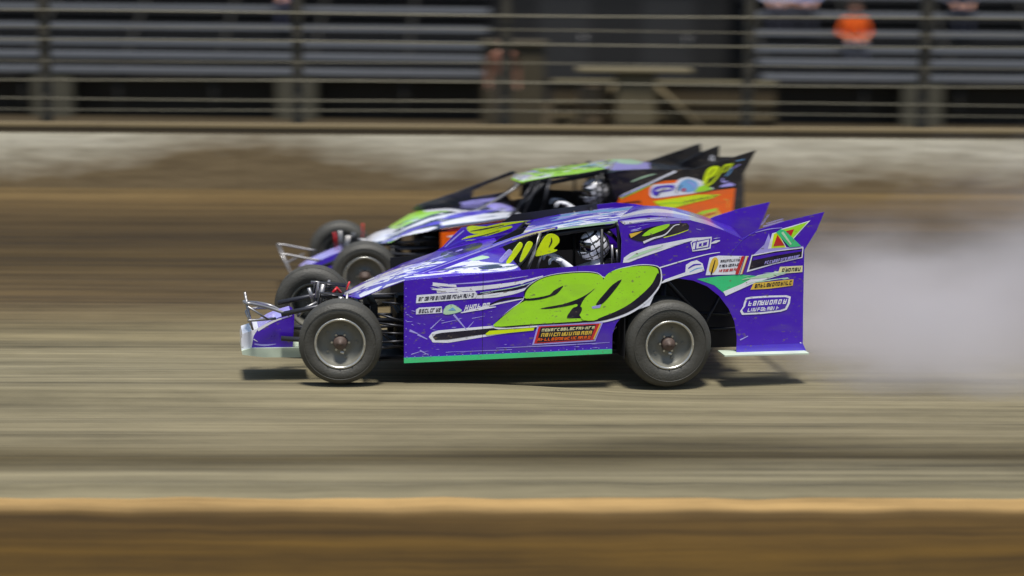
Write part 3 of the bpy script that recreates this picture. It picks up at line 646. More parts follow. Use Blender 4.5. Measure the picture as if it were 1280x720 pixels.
# left A-pillar fairing
bm = bmesh.new(); up = [(520, 341.5), (552, 330), (585, 317.5), (612, 307.5), (640, 297.5), (664, 289.5), (697, 283.6)]; dn = [(697, 286), (668, 293.5), (642, 302.5), (616, 313), (590, 322.5), (556, 335.5), (522, 345)]
slab(bm, NF.L(up + dn, .30), (0, .03, 0)); pf = obj('pillar_fairing', bm, VIO, car)
D = Decals(NF, .30); D.line([(524, 342.5), (586, 319), (640, 299), (666, 291)], (.8, 2.4, 1), LAV); D.line([(640, 300), (668, 291.6), (694, 285)], (1.4, 2.6, 1), CREAM, 2); D.marks(646, 299, 672, 290.5, 2.6, 6, NAV, 3, 51); D.done('panel_graphics', pf)
# right hand windscreen panel, seen above the hood
bm = bmesh.new(); rp = [(536, 320), (553, 309), (567, 294), (577, 284.5), (612, 280), (640, 277), (668, 274.5), (700, 268), (700, 284), (668, 288), (640, 297), (610, 308), (590, 318), (560, 330)]
slab(bm, NF.L(rp, 1.37), (0, .006, 0)); wp = obj('windscreen_side_panel', bm, PUR, car)
D = Decals(NF, 1.37)
D.poly([(583, 285), (590, 282), (608, 283), (628, 278.5), (664, 275.5), (640, 280), (622, 285), (600, 292), (588, 291)], YEL, 1, 2)
D.poly([(576, 301), (584, 295.5), (604, 291), (622, 285.5), (644, 281.5), (634, 287), (612, 294), (592, 300)], YEL, 1, 2)
D.line([(588, 289), (606, 286), (630, 281)], (.6, 1.6, .6), NAV, 2); D.line([(585, 298), (605, 294), (625, 288)], (.5, 1, .5), NAV, 2)
D.poly([(640, 282), (664, 276.5), (700, 268.5), (700, 279), (664, 285), (640, 291)], VIO, 1); D.line([(555, 312), (580, 300), (620, 295), (650, 288)], (1, 3, 1), VIO, 1); D.line([(556, 309), (568, 298), (580, 288)], (1, 2, 1), LAV, 2)
D.line([(598, 312), (630, 300), (662, 291)], (1, 5, 1), NAV, 1)
D.poly([(604, 313), (606, 307), (618, 303), (616, 309)], LAV, 3)
D.done('panel_graphics', wp)
# closed right window and inner cockpit side sheet
bm = bmesh.new(); slab(bm, [Vector((p.x, 1.40, p.z)) for p in NF.L([(640, 340), (655, 300), (668, 290), (780, 275), (790, 335)], .33)], (0, .006, 0)); obj('right_window_panel', bm, INT, car)
bm = bmesh.new(); slab(bm, [Vector((p.x, .95, p.z)) for p in NF.L([(604, 338), (640, 312), (662, 300), (700, 292), (706, 335)], .33)], (0, .01, 0)); ip = obj('inner_cockpit_panel', bm, INT, car)
for nm, poly, m_, v_ in (('padded_bar', [(650, 325), (657, 307), (662, 302), (666, 305), (659, 318), (652, 327)], YEL, .20), ('padded_bar', [(633, 327.5), (645, 309), (651, 303), (653, 308), (643, 323), (637, 329)], YEL, .20), ('padded_bar', [(624, 326), (630, 319), (637, 312), (640, 316), (632, 324), (627, 328)], LAV, .20), ('window_net_pad', [(669, 318.5), (676, 305), (683, 295), (691, 292.5), (698, 296), (699, 303), (692, 311), (697, 312.5), (690, 316), (673, 320)], YEL, .24)):
    bm = bmesh.new(); slab(bm, [(p.x, p.y, p.z) for p in cr(NF.L(poly, v_), 3, True)], (0, .025, 0)); po = obj(nm, bm, m_, car)
    if nm == 'window_net_pad':
        D = Decals(NF, v_); D.line([(686, 309), (689.5, 302), (689, 297)], (.8, 2, .8), NAV, 2); D.done('panel_graphics', po)
bm = bmesh.new(); tube(bm, [NF.P(659, 338, .2), NF.P(667.5, 316, .22), NF.P(673, 300, .25), NF.P(676, 288.5, .33)], .014, 8); tube(bm, [NF.P(671, 337, .24), NF.P(677, 318, .26), NF.P(682, 302, .30), NF.P(685, 287, .34)], .010, 8); obj('window_bar', bm, SIL, car)
bm = bmesh.new(); tube(bm, [NF.P(766, 330, .24), NF.P(765, 306, .25)], .011, 8); tube(bm, [NF.P(772.5, 329, .24), NF.P(771, 312, .25)], .010, 8); tube(bm, [NF.P(752, 331, .3), NF.P(752, 318, .3)], .008, 8); obj('window_bar', bm, SIL, car)
# inner wheel house and rear bulkhead so the arch opens onto dark sheet and tubes
bm = bmesh.new(); box(bm, (u(778), .50, zb), (u(950), .508, zb + .62)); box(bm, (u(781), .07, zb + .02), (u(782), 1.4, zb + .58)); obj('wheel_house', bm, INT, car)
bm = bmesh.new(); uu = u(880)
tube(bm, [(uu - .1, .42, zb + .18), (u(1000), .35, zb + .2)], .016, 8); tube(bm, [(uu - .2, .42, zb + .34), (u(1000), .3, zb + .3)], .016, 8); tube(bm, [(uu, .3, zb + .1), (uu + .2, .3, zb + .5)], .014, 8)
tube(bm, [(u(1000), .2, zb + .2), (u(1000), 1.5, zb + .16)], .02, 8); tube(bm, [(u(1000), .2, zb + .42), (u(1000), 1.5, zb + .38)], .02, 8)
obj('rear_bumper_frame', bm, FRM, car)
bm = bmesh.new(); box(bm, (u(862), .62, zb + .2), (u(940), 1.25, zb + .55), 0, .04); obj('fuel_cell', bm, mat('fuel_cell_black', (30, 28, 36), rough=.5), car)
# nose
NV = .70; NW = 1.06
bm = bmesh.new()
cap_ = [(301.5, 424), (303, 417.5), (312, 414.5), (323, 410.5), (317, 420), (314.5, 434.5), (313, 438), (302, 439)]
body = [(323, 410.5), (337, 401.5), (349, 396.5), (364, 392), (368, 394), (366, 434), (314.5, 434.5), (317, 420)]
ns = obj('tmpnose', bm, PUR); bpy.data.objects.remove(ns)
for nm, poly, m_ in (('nose_cone', body, PUR), ('nose_tip', cap_, WHT)):
    bm = bmesh.new(); n_, f_ = [], []
    a = fill(bm, NF.L(poly, NV), 0); b_ = fill(bm, [Vector((p.x, NW, p.z)) for p in NF.L(poly, NV)], 0)
    for i in range(len(a)):
        f = bm.faces.new((a[i], a[(i + 1) % len(a)], b_[(i + 1) % len(a)], b_[i]))
        if nm == 'nose_cone' and i in (0, 1, 2): f.material_index = 1
    o = obj(nm, bm, [m_, LAV], car)
    if nm == 'nose_cone': nose = o
D = Decals(NF, NV); D.line([(322, 412.5), (337, 404), (349, 399), (364, 395)], (4, 2.6, 1), WHT); D.line([(318, 430), (330, 431.5), (345, 430)], (1.5, 2.5, .6), LAV); D.line([(317, 424), (322, 427)], (1.4, .6), WHT, 2, 0); D.line([(352, 398), (365, 394)], (2, 1), LAV, 2, 0); D.done('panel_graphics', nose)
bm = bmesh.new(); a = NF.P(302, 439, NV - .03); b_ = NF.P(380, 437, NV - .03); slab(bm, [NF.P(x, y, NV - .03) for x, y in ((302, 438.6), (314, 435.4), (376, 434.6), (386, 446.5), (330, 446.8), (303, 443.5))], (0, .42, 0)); obj('front_splitter', bm, PLATE, car)
# bumper hoop with struts
bm = bmesh.new()
q = lambda x, y, v: NF.P(x, y, v + .12)
for dz, r_t in ((0, .014),):
    tube(bm, cr([q(362, 394, .50), q(340, 386, .5), q(318, 380.5, .46), q(308.5, 379, .46), q(305, 377, .6), q(306, 378.5, .76), q(310, 378, .90), q(322, 378.5, 1.0), q(338, 382, 1.02), q(350, 388, .94)], 6), .014, 10)
z1 = q(312, 400, .5)
tube(bm, cr([Vector((q(345, 405, .5).x, .66, z1.z)), Vector((z1.x + .01, .60, z1.z)), Vector((z1.x, .66, z1.z)), Vector((z1.x, 1.10, z1.z)), Vector((z1.x + .2, 1.15, z1.z))], 5), .012, 8)
z2 = q(313, 405, .5); tube(bm, [Vector((z2.x, .62, z2.z)), Vector((z2.x, 1.14, z2.z))], .010, 8)
for v in (.60, .80, .98, 1.15):
    tube(bm, [Vector((q(309, 379, .5).x, v, q(309, 379, .5).z)), Vector((z1.x, v, z1.z)), Vector((q(313, 412, .5).x + .02, v, q(313, 412, .5).z))], .010, 8)
tube(bm, [Vector((q(309, 380, .5).x, .5, q(309, 380, .5).z)), Vector((q(335, 396, .5).x, .56, q(335, 398, .5).z))], .009, 8)
obj('front_bumper', bm, SIL, car)
# frame horns and steering links between nose and hood
q = lambda x, y, v: NF.P(x, y, v)
bm = bmesh.new()
for v in (.62, 1.15):
    tube(bm, [q(352, 395, .55) * 1 + Vector((0, v - .55, 0)), q(400, 385, .55) + Vector((0, v - .55, 0)), q(470, 385, .55) + Vector((0, v - .55, 0))], .022, 8)
    tube(bm, [q(352, 425, .55) + Vector((0, v - .55, 0)), q(470, 432, .55) + Vector((0, v - .55, 0))], .022, 8)
    tube(bm, [q(395, 425, .55) + Vector((0, v - .55, 0)), q(400, 368, .55) + Vector((0, v - .55, 0)), q(440, 372, .55) + Vector((0, v - .55, 0))], .018, 8)
obj('front_frame_horn', bm, STL, car)
for x, y, x1, y1 in ((472, 392, 505, 402), (478, 378, 506, 380), (474, 404, 505, 408), (476, 416, 505, 417), (474, 428, 506, 426)):
    bm = bmesh.new(); tube(bm, [q(x, y, .25), q(x1, y1, .20)], .009, 8); obj('radius_rod', bm, STL, car)
for pts, r_t in (([q(395, 372, .75), q(398, 352, .78), q(389, 353, .80)], .014), ([q(386, 360, .9), q(392, 378, .9)], .016), ([q(376, 388, .7), q(396, 378, .7)], .013), ([q(372, 396, .75), q(386, 382, .75)], .012)):
    bm = bmesh.new(); tube(bm, pts, r_t, 8); obj('steering_link', bm, SIL, car)
for pts, r_t in (([q(416, 366, .9), q(421, 360, .92), q(426, 366, .95)], .014), ([q(433, 362, .9), q(437, 352, .9)], .008)):
    bm = bmesh.new(); tube(bm, pts, r_t, 8); obj('brake_hose', bm, REDP, car)

drv = person((0, 0, 0), 0, 'drive', (222, 222, 230), (40, 40, 46), helmet=[WHT, GLS, BLK], scale=.9)
tag(drv, 'driver in white patterned helmet and white suit inside the near purple car', 'driver', 'drivers at the wheel')
hp = NF.P(730, 307, .44); wl = NF.M @ Vector((hp.x + .03, .44, hp.z - .755 * .9))
drv.location = wl; drv.rotation_euler = (0, 0, NF.yaw + math.pi)

# ================================================================== the black and orange car
c1 = W(456, 347, 18.9); FF = Frame((c1.x, c1.y, 0), R(10))
car2 = empty('race_car', FF.O, FF.yaw)
tag(car2, 'black and orange dirt race car running just beyond the purple one', 'race car', 'race cars side by side on the dirt track')
rc = FF.P(456, 347, 0) + Vector((2.75, 0, .03)); rpx = FF.px(rc)
c, r_, cf, cr_ = running_gear(FF, car2, (456, 347), R(-6), rpx, (426, 313))
u2 = lambda x, y=300, v=.06: FF.P(x, y, v).x
zb2 = c.z - .10
chassis(FF, car2, c.x + .32, c.x + 2.4, zb2, zb2 + .34, 0)
zr2 = FF.P(722, 216, .33).z
cockpit(FF, car2, FF.P(735, 250, .57).x, zb2 + .12, FF.P(760, 210.5, .33).z, FF.P(764, 240, .3).x, FF.P(654, 228, .33).z, FF.P(656, 228, .33).x)
side2 = [(551, 286.7), (600, 279.5), (660, 270.6), (690, 266.2), (735, 259.5), (772, 254.2), (800, 250), (800, 300), (800, 350), (765, 372), (551, 372)]
bm = bmesh.new(); slab(bm, FF.L(side2, VS), (0, .006, 0)); sp2 = obj('side_panel', bm, ORG, car2)
D = Decals(FF, VS)
D.poly([(551, 287), (660, 270.8), (690, 266.5), (772, 254.4), (800, 250.2), (800, 253), (740, 257.5), (690, 267.2), (655, 272.2), (600, 284), (575, 288), (551, 290)], BLK, 1)
D.line([(580, 292), (700, 271), (790, 259)], (1, 4, 3), YEL, 2); D.line([(560, 296), (640, 284), (700, 276)], (2, 3, 1), WHT, 2); D.line([(560, 288.5), (610, 281), (700, 268)], (1, 1.4, 1), RED, 3)
D.poly([(560, 330), (700, 300), (790, 300), (790, 345), (600, 368)], YEL, 1)
D.done('panel_graphics', sp2)
top2 = [(800, 252), (772, 254.2), (766, 240), (760, 216), (775, 213.5), (806, 212), (835, 212), (866, 211.5)]
fin2 = [(898, 202), (945.5, 187.4), (932, 212), (922.5, 230.5), (919, 238), (914.5, 276), (914, 300), (912, 340), (880, 342), (872, 322), (850, 305), (825, 300), (800, 310)]
bm = bmesh.new(); slab(bm, FF.L(top2 + fin2, VS + .0005), (0, .006, 0)); qp2 = obj('quarter_panel', bm, BLK, car2)
D = Decals(FF, VS); c8 = lambda pts: [(x / 6.544 + 780, y / 6.544 + 170) for x, y in pts]
D.poly([(772, 254.2), (775, 246), (814, 231), (830, 226), (862, 224), (880, 240), (919, 235), (914.5, 276), (914, 300), (912, 338), (882, 338), (872, 322), (850, 305), (825, 300), (801, 308), (801, 252)], ORG, 1)
D.poly(c8([(5, 470), (180, 392), (300, 335), (420, 280), (428, 296), (300, 352), (190, 408), (-30, 505), (-30, 490)]), WHT, 2); D.poly(c8([(-20, 490), (190, 400), (280, 355), (200, 400), (60, 465), (-25, 503)]), VIO, 3); D.line(c8([(-30, 512), (120, 445), (240, 390)]), (1, 1.4, .6), GRN, 3)
D.line(c8([(60, 375), (160, 335), (260, 308)]), (.8, 2, .6), PLM, 2)
D.poly(c8([(212, 465), (220, 420), (260, 395), (420, 385), (440, 360), (520, 335), (640, 370), (660, 420), (720, 420), (718, 440), (560, 470), (400, 490), (260, 508), (218, 495)]), WHT, 3, 2)
D.poly(c8([(225, 460), (240, 425), (290, 408), (410, 400), (400, 445), (300, 462), (260, 492)]), VIO, 4, 2); D.poly(c8([(440, 440), (455, 385), (520, 350), (600, 380), (600, 440), (520, 460)]), SKY, 4, 2)
D.line(c8([(260, 450), (330, 432), (390, 430)]), (1.5, 3.5, 1), WHT, 5); D.line(c8([(270, 490), (300, 455), (340, 425)]), (1.6, 1.2), NAV, 5); D.poly(c8([(470, 450), (480, 425), (505, 430), (500, 455)]), RED, 5); D.line(c8([(430, 470), (440, 430), (470, 400)]), (1, 1.5, 1), NAV, 5); D.line(c8([(520, 370), (570, 400), (590, 440)]), (1, 2, 1), LAV, 5)
D.poly(c8([(575, 460), (600, 425), (650, 400), (715, 425), (718, 440), (640, 455)]), GRN, 5)
# yellow letters on the black fin
D.poly(c8([(645, 390), (660, 320), (690, 265), (740, 245), (782, 255), (760, 300), (730, 330), (690, 350), (672, 395)]), YEL, 4, 2); D.line(c8([(690, 330), (720, 290), (742, 268)]), (.8, 1.2, .8), BLK, 5)
D.line(c8([(600, 425), (680, 405), (740, 360), (800, 275), (830, 240)]), (2, 2.2, 2), YEL, 4); D.line(c8([(830, 242), (885, 222), (850, 270), (810, 300)]), (2.4, 2, 1), YEL, 4)
D.line(c8([(800, 372), (815, 340), (850, 345), (845, 370), (805, 378)]), (1.6, 1.6, 1.6), LAV, 4); D.line(c8([(830, 330), (862, 300), (880, 260)]), (1, 1.6, 1), SKY, 4); D.line(c8([(880, 270), (915, 250), (950, 230)]), (.6, 1, .6), LAV, 4); D.line(c8([(920, 205), (985, 190)]), (.8, .8), SKY, 4, 0)
D.poly(c8([(780, 420), (800, 400), (870, 380), (905, 395), (900, 408)]), LAV, 4)
D.poly(c8([(240, 535), (400, 510), (600, 480), (790, 478), (720, 510), (560, 548), (400, 590), (300, 575)]), YEL, 3); D.marks(780 + 490 / 6.544, 170 + 535 / 6.544, 780 + 760 / 6.544, 170 + 480 / 6.544, 2, 6, NAV, 4, 61); D.line(c8([(260, 560), (400, 545), (520, 548)]), (.8, 1.2, .6), GRN, 4)
D.poly(c8([(590, 640), (640, 615), (765, 588), (760, 605), (640, 640)]), GRN, 3); D.poly(c8([(600, 665), (660, 630), (770, 605), (790, 640), (760, 672), (690, 690)]), GLD, 3); D.line(c8([(640, 660), (700, 640), (760, 625)]), (1, 2, 1), RED, 4); D.line(c8([(700, 700), (800, 672), (880, 660)]), (1.6, 1.8, 1), CREAM, 4)
D.line(c8([(820, 515), (850, 530), (848, 590)]), (1, 1, .6), GLD, 3)
D.done('panel_graphics', qp2)
# right quarter with its fin, and the centre fin on the deck
bm = bmesh.new(); slab(bm, FF.L([(780, 206), (806, 202.5), (875.5, 179), (877, 192), (900, 196), (930, 196), (930, 290), (905, 300), (800, 300), (780, 250)], RV), (0, .006, 0)); fq2 = obj('quarter_panel', bm, BLK, car2)
bm = bmesh.new(); slab(bm, FF.L([(850, 204), (876, 190.5), (899.5, 181.3), (898, 201.5), (895, 215), (850, 215)], .85), (0, .006, 0)); cfin = obj('centre_fin', bm, BLK, car2)
D = Decals(FF, .85); D.line([(887, 201), (890, 194), (892, 201), (888, 198)], (.8, 1.2, .8), WHT, 1); D.done('panel_graphics', cfin)
bm = bmesh.new(); slab(bm, FF.L(side2, VS), (0, .006, 0)); 
for v in bm.verts: v.co.y += RV - VS; v.co.z -= .05
obj('side_panel', bm, BLK, car2)
near = [FF.P(x, y, VS + .006) for x, y in ((760, 216), (775, 213.5), (806, 212.5), (835, 213), (866, 214), (910, 228))]
farr = [FF.P(x, y, RV) for x, y in ((770, 199), (790, 199), (806, 203), (830, 204), (860, 206), (900, 212))]
ruled('rear_deck', FF, near, farr, 80, 60, [([(740, 190), (812, 190), (812, 211), (740, 214)], LAV), (sm([(770, 198), (800, 199), (800, 205), (775, 204)]), PLM)], BLK, car2)
near = [FF.P(x, y, .33) for x, y in ((640, 223), (653.8, 228), (690, 221.2), (724, 217.3), (747, 213.3), (760, 210.5))]
farr = [FF.P(x, y, 1.42) for x, y in ((645, 218), (669, 211), (697, 207.6), (722, 206), (740, 202.6), (770, 198.4))]
ruled('roof', FF, near, farr, 120, 80, [([(720, 190), (800, 190), (800, 220), (760, 212), (735, 205)], PLM), (sm([(758, 207), (775, 203), (775, 216), (758, 214)]), LAV), (sm([(642, 220), (655, 217), (668, 220), (650, 225)]), WHT), (stroke([(668, 217), (700, 212), (740, 208)], .6, .6, 1.2), NAV), (stroke([(722, 209), (745, 205), (752, 203)], 1, 1, 2), SKY), (stroke([(650, 226), (690, 219)], .8, 2), WHT)] + [(p_, m_) for m_, sd in ((YEL, 21), (PLM, 22), (NAV, 23), (WHT, 24), (YEL, 25), (WHT, 26), (NAV, 27), (LAV, 28)) for p_ in torn([(645, 221), (690, 213), (765, 203)], 14, sd, 5, (5, 18), (.6, 1.8))], GRN, car2, thick=.014, crown=.01)
bm = bmesh.new(); slab(bm, [FF.P(x, y, .327) for x, y in ((652, 228), (690, 221), (724, 217), (760, 210.5), (760, 214), (724, 220), (690, 224), (660, 230))], (0, .008, 0)); obj('roof_rail', bm, FRM, car2)
bm = bmesh.new(); slab(bm, FF.L([(753, 214), (762, 212), (775, 250), (768, 256), (722, 262), (734, 240)], 1.40), (0, .006, 0)); slab(bm, FF.L([(652, 229), (690, 220), (686, 240), (650, 246)], 1.42), (0, .006, 0)); slab(bm, FF.L([(655, 240), (668, 236), (746, 240), (746, 264), (650, 272)], 1.40), (0, .006, 0)); obj('right_window_panel', bm, INT, car2)  # middle slab is a dark sheet added for the interior darkness there
# hood
hn = [(450, 301, .5), (463, 305, .45), (486, 304, .42), (502, 295.5, .28), (551, 286, .075), (600, 279, .075), (655, 271, .075)]
hf = [(452, 298.5, 1.22), (463, 294, 1.25), (490, 281, 1.30), (512, 267.5, 1.36), (536, 260, 1.36), (575, 257, 1.36), (632, 252, 1.36)]
HP = [([(440, 310), (470, 290), (500, 283), (480, 300), (455, 306)], WHT), (sm([(488, 283), (514, 266), (545, 262), (562, 264), (540, 268), (508, 281), (496, 286)]), GRN),
      (stroke([(530, 264), (560, 262), (590, 266), (620, 262)], 2, 3, 4), WHT), (stroke([(478, 302), (505, 288), (545, 272), (600, 263)], 2, 2, 4), WHT), (stroke([(485, 302), (520, 285), (550, 278), (553, 284)], 2, 3, 4), VIO), (stroke([(478, 302), (512, 286), (560, 272)], 1, 1, 1.6), NAV),
      (stroke([(490, 300), (520, 291), (545, 284)], 1, 2, 6), WHT), (stroke([(551, 280), (600, 272), (660, 266)], 4, 4, 9), WHT), (sm([(552, 274), (575, 266), (620, 262), (600, 268)]), VIO), (stroke([(486, 303.5), (520, 292)], 2, .8), GRN), (sm([(610, 256), (625, 254), (645, 262), (630, 264), (615, 261)]), LAV)]
HP += [(p_, m_) for m_, sd in ((WHT, 11), (VIO, 12), (BLK, 13), (WHT, 14)) for p_ in torn([(480, 296), (540, 274), (650, 260)], 16, sd, 7)]
ruled('hood', FF, [FF.P(*t) for t in hn], [FF.P(*t) for t in hf], 190, 130, HP, NAV, car2, thick=.008, bulge=lambda a, t: .03 * math.sin(math.pi * t) * math.sin(math.pi * min(1, a * 1.1)))
bm = bmesh.new(); slab(bm, FF.L([(515, 262), (522, 256), (550, 247), (572, 239.5), (640, 213.6), (645, 214.5), (645, 217), (612, 229), (592, 238), (590, 247), (632, 240), (640, 252), (600, 262), (540, 268)], 1.38), (0, .01, 0)); wp2 = obj('windscreen_side_panel', bm, BLK, car2)
D = Decals(FF, 1.38); D.poly([(575, 253), (590, 250), (622, 247), (618, 250), (600, 255), (578, 257)], LAV, 1); D.done('panel_graphics', wp2)
bm = bmesh.new(); tube(bm, [FF.P(597, 262, .3), FF.P(640, 238, .3), FF.P(648, 230, .33), FF.P(643, 228, .34)], .012, 8); obj('window_bar', bm, SIL, car2)
bm = bmesh.new(); tube(bm, [FF.P(676, 266, .2), FF.P(684, 240, .25), FF.P(688, 223, .33)], .017, 8); tube(bm, [FF.P(644, 267, .24), FF.P(655, 246, .28), FF.P(667, 228, .33)], .010, 8); tube(bm, [FF.P(655, 268, .24), FF.P(664, 246, .28), FF.P(674, 226, .33)], .010, 8); obj('window_bar', bm, STL, car2)
bm = bmesh.new(); tube(bm, [FF.P(754, 256, .2), FF.P(753, 236, .3), FF.P(752, 216, .33)], .014, 8); obj('window_bar', bm, FRM, car2)
# nose, bumper, shocks
bm = bmesh.new(); poly = [(374, 352), (378, 338), (390, 330), (412, 320), (430, 313), (430, 350)]; a = fill(bm, FF.L(poly, NV)); b_ = fill(bm, [Vector((p.x, NW, p.z)) for p in FF.L(poly, NV)])
for i in range(len(a)): bm.faces.new((a[i], a[(i + 1) % len(a)], b_[(i + 1) % len(a)], b_[i])).material_index = 1 if i in (1, 2, 3) else 0
obj('nose_cone', bm, [VIO, LAV], car2)
bm = bmesh.new(); q = lambda x, y, v: FF.P(x, y, v); P0 = q(351, 318, 1.0)
for v, r_t in ((.55, .013), (1.22, .012)):
    tube(bm, cr([q(400, 326, .55) + Vector((0, v - .55, 0)), q(378, 322, .55) + Vector((0, v - .55, 0)), q(360, 318.5, .55) + Vector((0, v - .55, 0)), q(352, 318, .55) + Vector((0, v - .55, 0))], 4), r_t, 8)
    tube(bm, [q(352, 318, .55) + Vector((0, v - .55, 0)), q(363, 342, .55) + Vector((0, v - .55, 0)), q(385, 330, .55) + Vector((0, v - .55, 0))], r_t, 8)
for x, y in ((352, 318), (358, 330), (363, 342)): tube(bm, [q(x, y, .55), q(x, y, .55) + Vector((0, .67, 0))], .011, 8)
obj('front_bumper', bm, SIL, car2)
for pts, r_t, m_ in (([q(427, 315, .8), q(425, 288, .8)], .017, SIL), ([q(421, 312, .86), q(418, 290, .86)], .009, REDP), ([q(448, 299, .8), q(462, 301, .8)], .016, SIL)):
    bm = bmesh.new(); tube(bm, pts, r_t, 8); obj('steering_link', bm, m_, car2)
bm = bmesh.new(); tube(bm, [q(453, 297, .8), q(453.5, 279, .8)], .007, 8); obj('whip_flag', bm, REDP, car2)
for v in (.62, 1.15):
    bm = bmesh.new(); tube(bm, [q(400, 335, v), q(440, 318, v), q(480, 318, v)], .022, 8); obj('front_frame_horn', bm, STL, car2)
for pts, r_t in (([q(498, 303, .3), q(551, 300, .25)], .010), ([q(498, 312, .3), q(551, 309, .25)], .010), ([q(490, 318, .3), q(560, 318, .3)], .018)):
    bm = bmesh.new(); tube(bm, pts, r_t, 8); obj('radius_rod', bm, STL, car2)
drv2 = person((0, 0, 0), 0, 'drive', (70, 70, 80), (30, 30, 36), helmet=[WHT, GLS, BLK], scale=.95)
tag(drv2, 'driver in black and white helmet and dark suit inside the far black and orange car', 'driver', 'drivers at the wheel')
hp = FF.P(733, 242, .44); drv2.location = FF.M @ Vector((hp.x + .03, .44, hp.z - .755 * .92)); drv2.rotation_euler = (0, 0, FF.yaw + math.pi)

# ------------------------------------------------------------------ ground, in the track's own frame
TY = R(2); TM = Matrix.Rotation(TY, 4, 'Z'); TI = TM.inverted()
Y0, Y1 = 12.47, 26.0
LIFT = NF.P(425, 430, 0).z - .34 - .012
def hgt(x, y):
    """height of the ground in track coordinates"""
    z = .05 * max(0, y - 17.3) if y < 26.0 else .05 * 8.7
    z += LIFT * math.exp(-((y - 15.47) / .32) ** 2) * (.5 + .5 * math.tanh((1.0 - x) * 1.5))
    if Y0 <= y < 26:
        z += .012 * math.sin(y * 5.1 + .25 * math.sin(x * .35)) * math.sin(y * 1.7 + x * .05) + .006 * math.sin(y * 17 + math.sin(x * .2) * .7)
        z += .03 * math.exp(-((y - Y0 - .22) / .16) ** 2) * (1 + .25 * math.sin(x * .9) + .2 * math.sin(x * 2.3))
    z += (.010 * math.sin(x * 7.3 + y * 11) * math.sin(x * 3.1 - y * 6.7)) if y < Y0 + .3 else 0
    if y < Y0: 
        t = Y0 - y; z += -.42 * min(1, t / .9) + .02 * math.sin(y * 9 + x * .3) * min(1, t * 3) + .035 * math.sin(x * .7 + y * 3) * min(1, t)
    return z
def sheet(name, xs, ys, m):
    bm = bmesh.new(); V = [[bm.verts.new((x, y, hgt(x, y))) for y in ys] for x in xs]
    for i in range(len(xs) - 1):
        for j in range(len(ys) - 1): bm.faces.new((V[i][j], V[i + 1][j], V[i + 1][j + 1], V[i][j + 1])).smooth = True
    o = obj(name, bm, m); o.rotation_euler = (0, 0, TY); o['kind'] = 'structure'; return o
def dirt(name, stops, streak=1.0, rough=.85, wf=1, bump=.5, gain=.57):
    """clay with ruts and grooves rubbed along the racing line; stops: (distance across the track, colour)"""
    m = bpy.data.materials.new(name); m.use_nodes = True; nt = m.node_tree; L = nt.links.new; b = nt.nodes['Principled BSDF']
    N = nt.nodes.new
    tc = N('ShaderNodeTexCoord'); sp = N('ShaderNodeSeparateXYZ'); L(tc.outputs['Object'], sp.inputs[0])
    def noise(scale, det=5, seed=0):
        mp = N('ShaderNodeMapping'); mp.inputs['Scale'].default_value = scale; mp.inputs['Location'].default_value = (seed, seed * 1.7, 0); L(tc.outputs['Object'], mp.inputs['Vector'])
        n = N('ShaderNodeTexNoise'); n.inputs['Scale'].default_value = 1; n.inputs['Detail'].default_value = det; n.inputs['Roughness'].default_value = .6; L(mp.outputs[0], n.inputs['Vector']); return n.outputs['Fac']
    def math_(op, a, b_=None, c=None):
        n = N('ShaderNodeMath'); n.operation = op
        for i, v in enumerate((a, b_, c)):
            if v is None: continue
            if isinstance(v, (int, float)): n.inputs[i].default_value = v
            else: L(v, n.inputs[i])
        return n.outputs[0]
    warp = noise((.12, .5, 0), 2, 3)
    yy = math_('ADD', sp.outputs['Y'], math_('MULTIPLY_ADD', warp, 1.6 * wf, -.8 * wf))
    lo, hi = stops[0][0], stops[-1][0]
    t = math_('DIVIDE', math_('SUBTRACT', yy, lo), hi - lo)
    rp = N('ShaderNodeValToRGB'); L(t, rp.inputs[0]); e = rp.color_ramp.elements
    while len(e) < len(stops): e.new(.5)
    for i, (p, c) in enumerate(stops): e[i].position = (p - lo) / (hi - lo); e[i].color = tuple(v * gain * h for v, h in zip(lin(c)[:3], (1.04, .98, .88))) + (1,)
    s1 = noise((.10, 3.2, 1), 6, 1); s2 = noise((.35, 11, 1), 5, 7); s3 = noise((3, 9, 3), 6, 11); s4 = noise((.5, 1.3, 1), 4, 5)
    k = math_('ADD', math_('MULTIPLY_ADD', s1, 2.3 * streak, 1 - 1.15 * streak), math_('MULTIPLY_ADD', s2, 1.5 * streak, -.75 * streak))
    s5 = noise((.22, 24, 1), 4, 9); k = math_('ADD', k, math_('MULTIPLY_ADD', s5, .8 * streak, -.4 * streak))
    k = math_('ADD', k, math_('MULTIPLY_ADD', s3, .35, -.175)); k = math_('ADD', k, math_('MULTIPLY_ADD', s4, .5, -.25)); k = math_('MAXIMUM', k, .3)
    mx = N('ShaderNodeVectorMath'); mx.operation = 'SCALE'; L(rp.outputs[0], mx.inputs[0]); L(k, mx.inputs['Scale']); L(mx.outputs[0], b.inputs['Base Color'])
    b.inputs['Roughness'].default_value = rough; b.inputs['Specular IOR Level'].default_value = .25
    bp = N('ShaderNodeBump'); bp.inputs['Strength'].default_value = bump; bp.inputs['Distance'].default_value = .03
    L(math_('ADD', math_('MULTIPLY', s2, .8), math_('MULTIPLY', noise((14, 30, 10), 5, 2), .5)), bp.inputs['Height']); L(bp.outputs[0], b.inputs['Normal'])
    return m
def rng(a, b, s):
    n = max(1, int(round((b - a) / s))); return [a + (b - a) * k / n for k in range(n + 1)]
xs = [-600, -200, -80, -40, -25] + rng(-14, 14, .35) + [25, 40, 80, 200, 600]
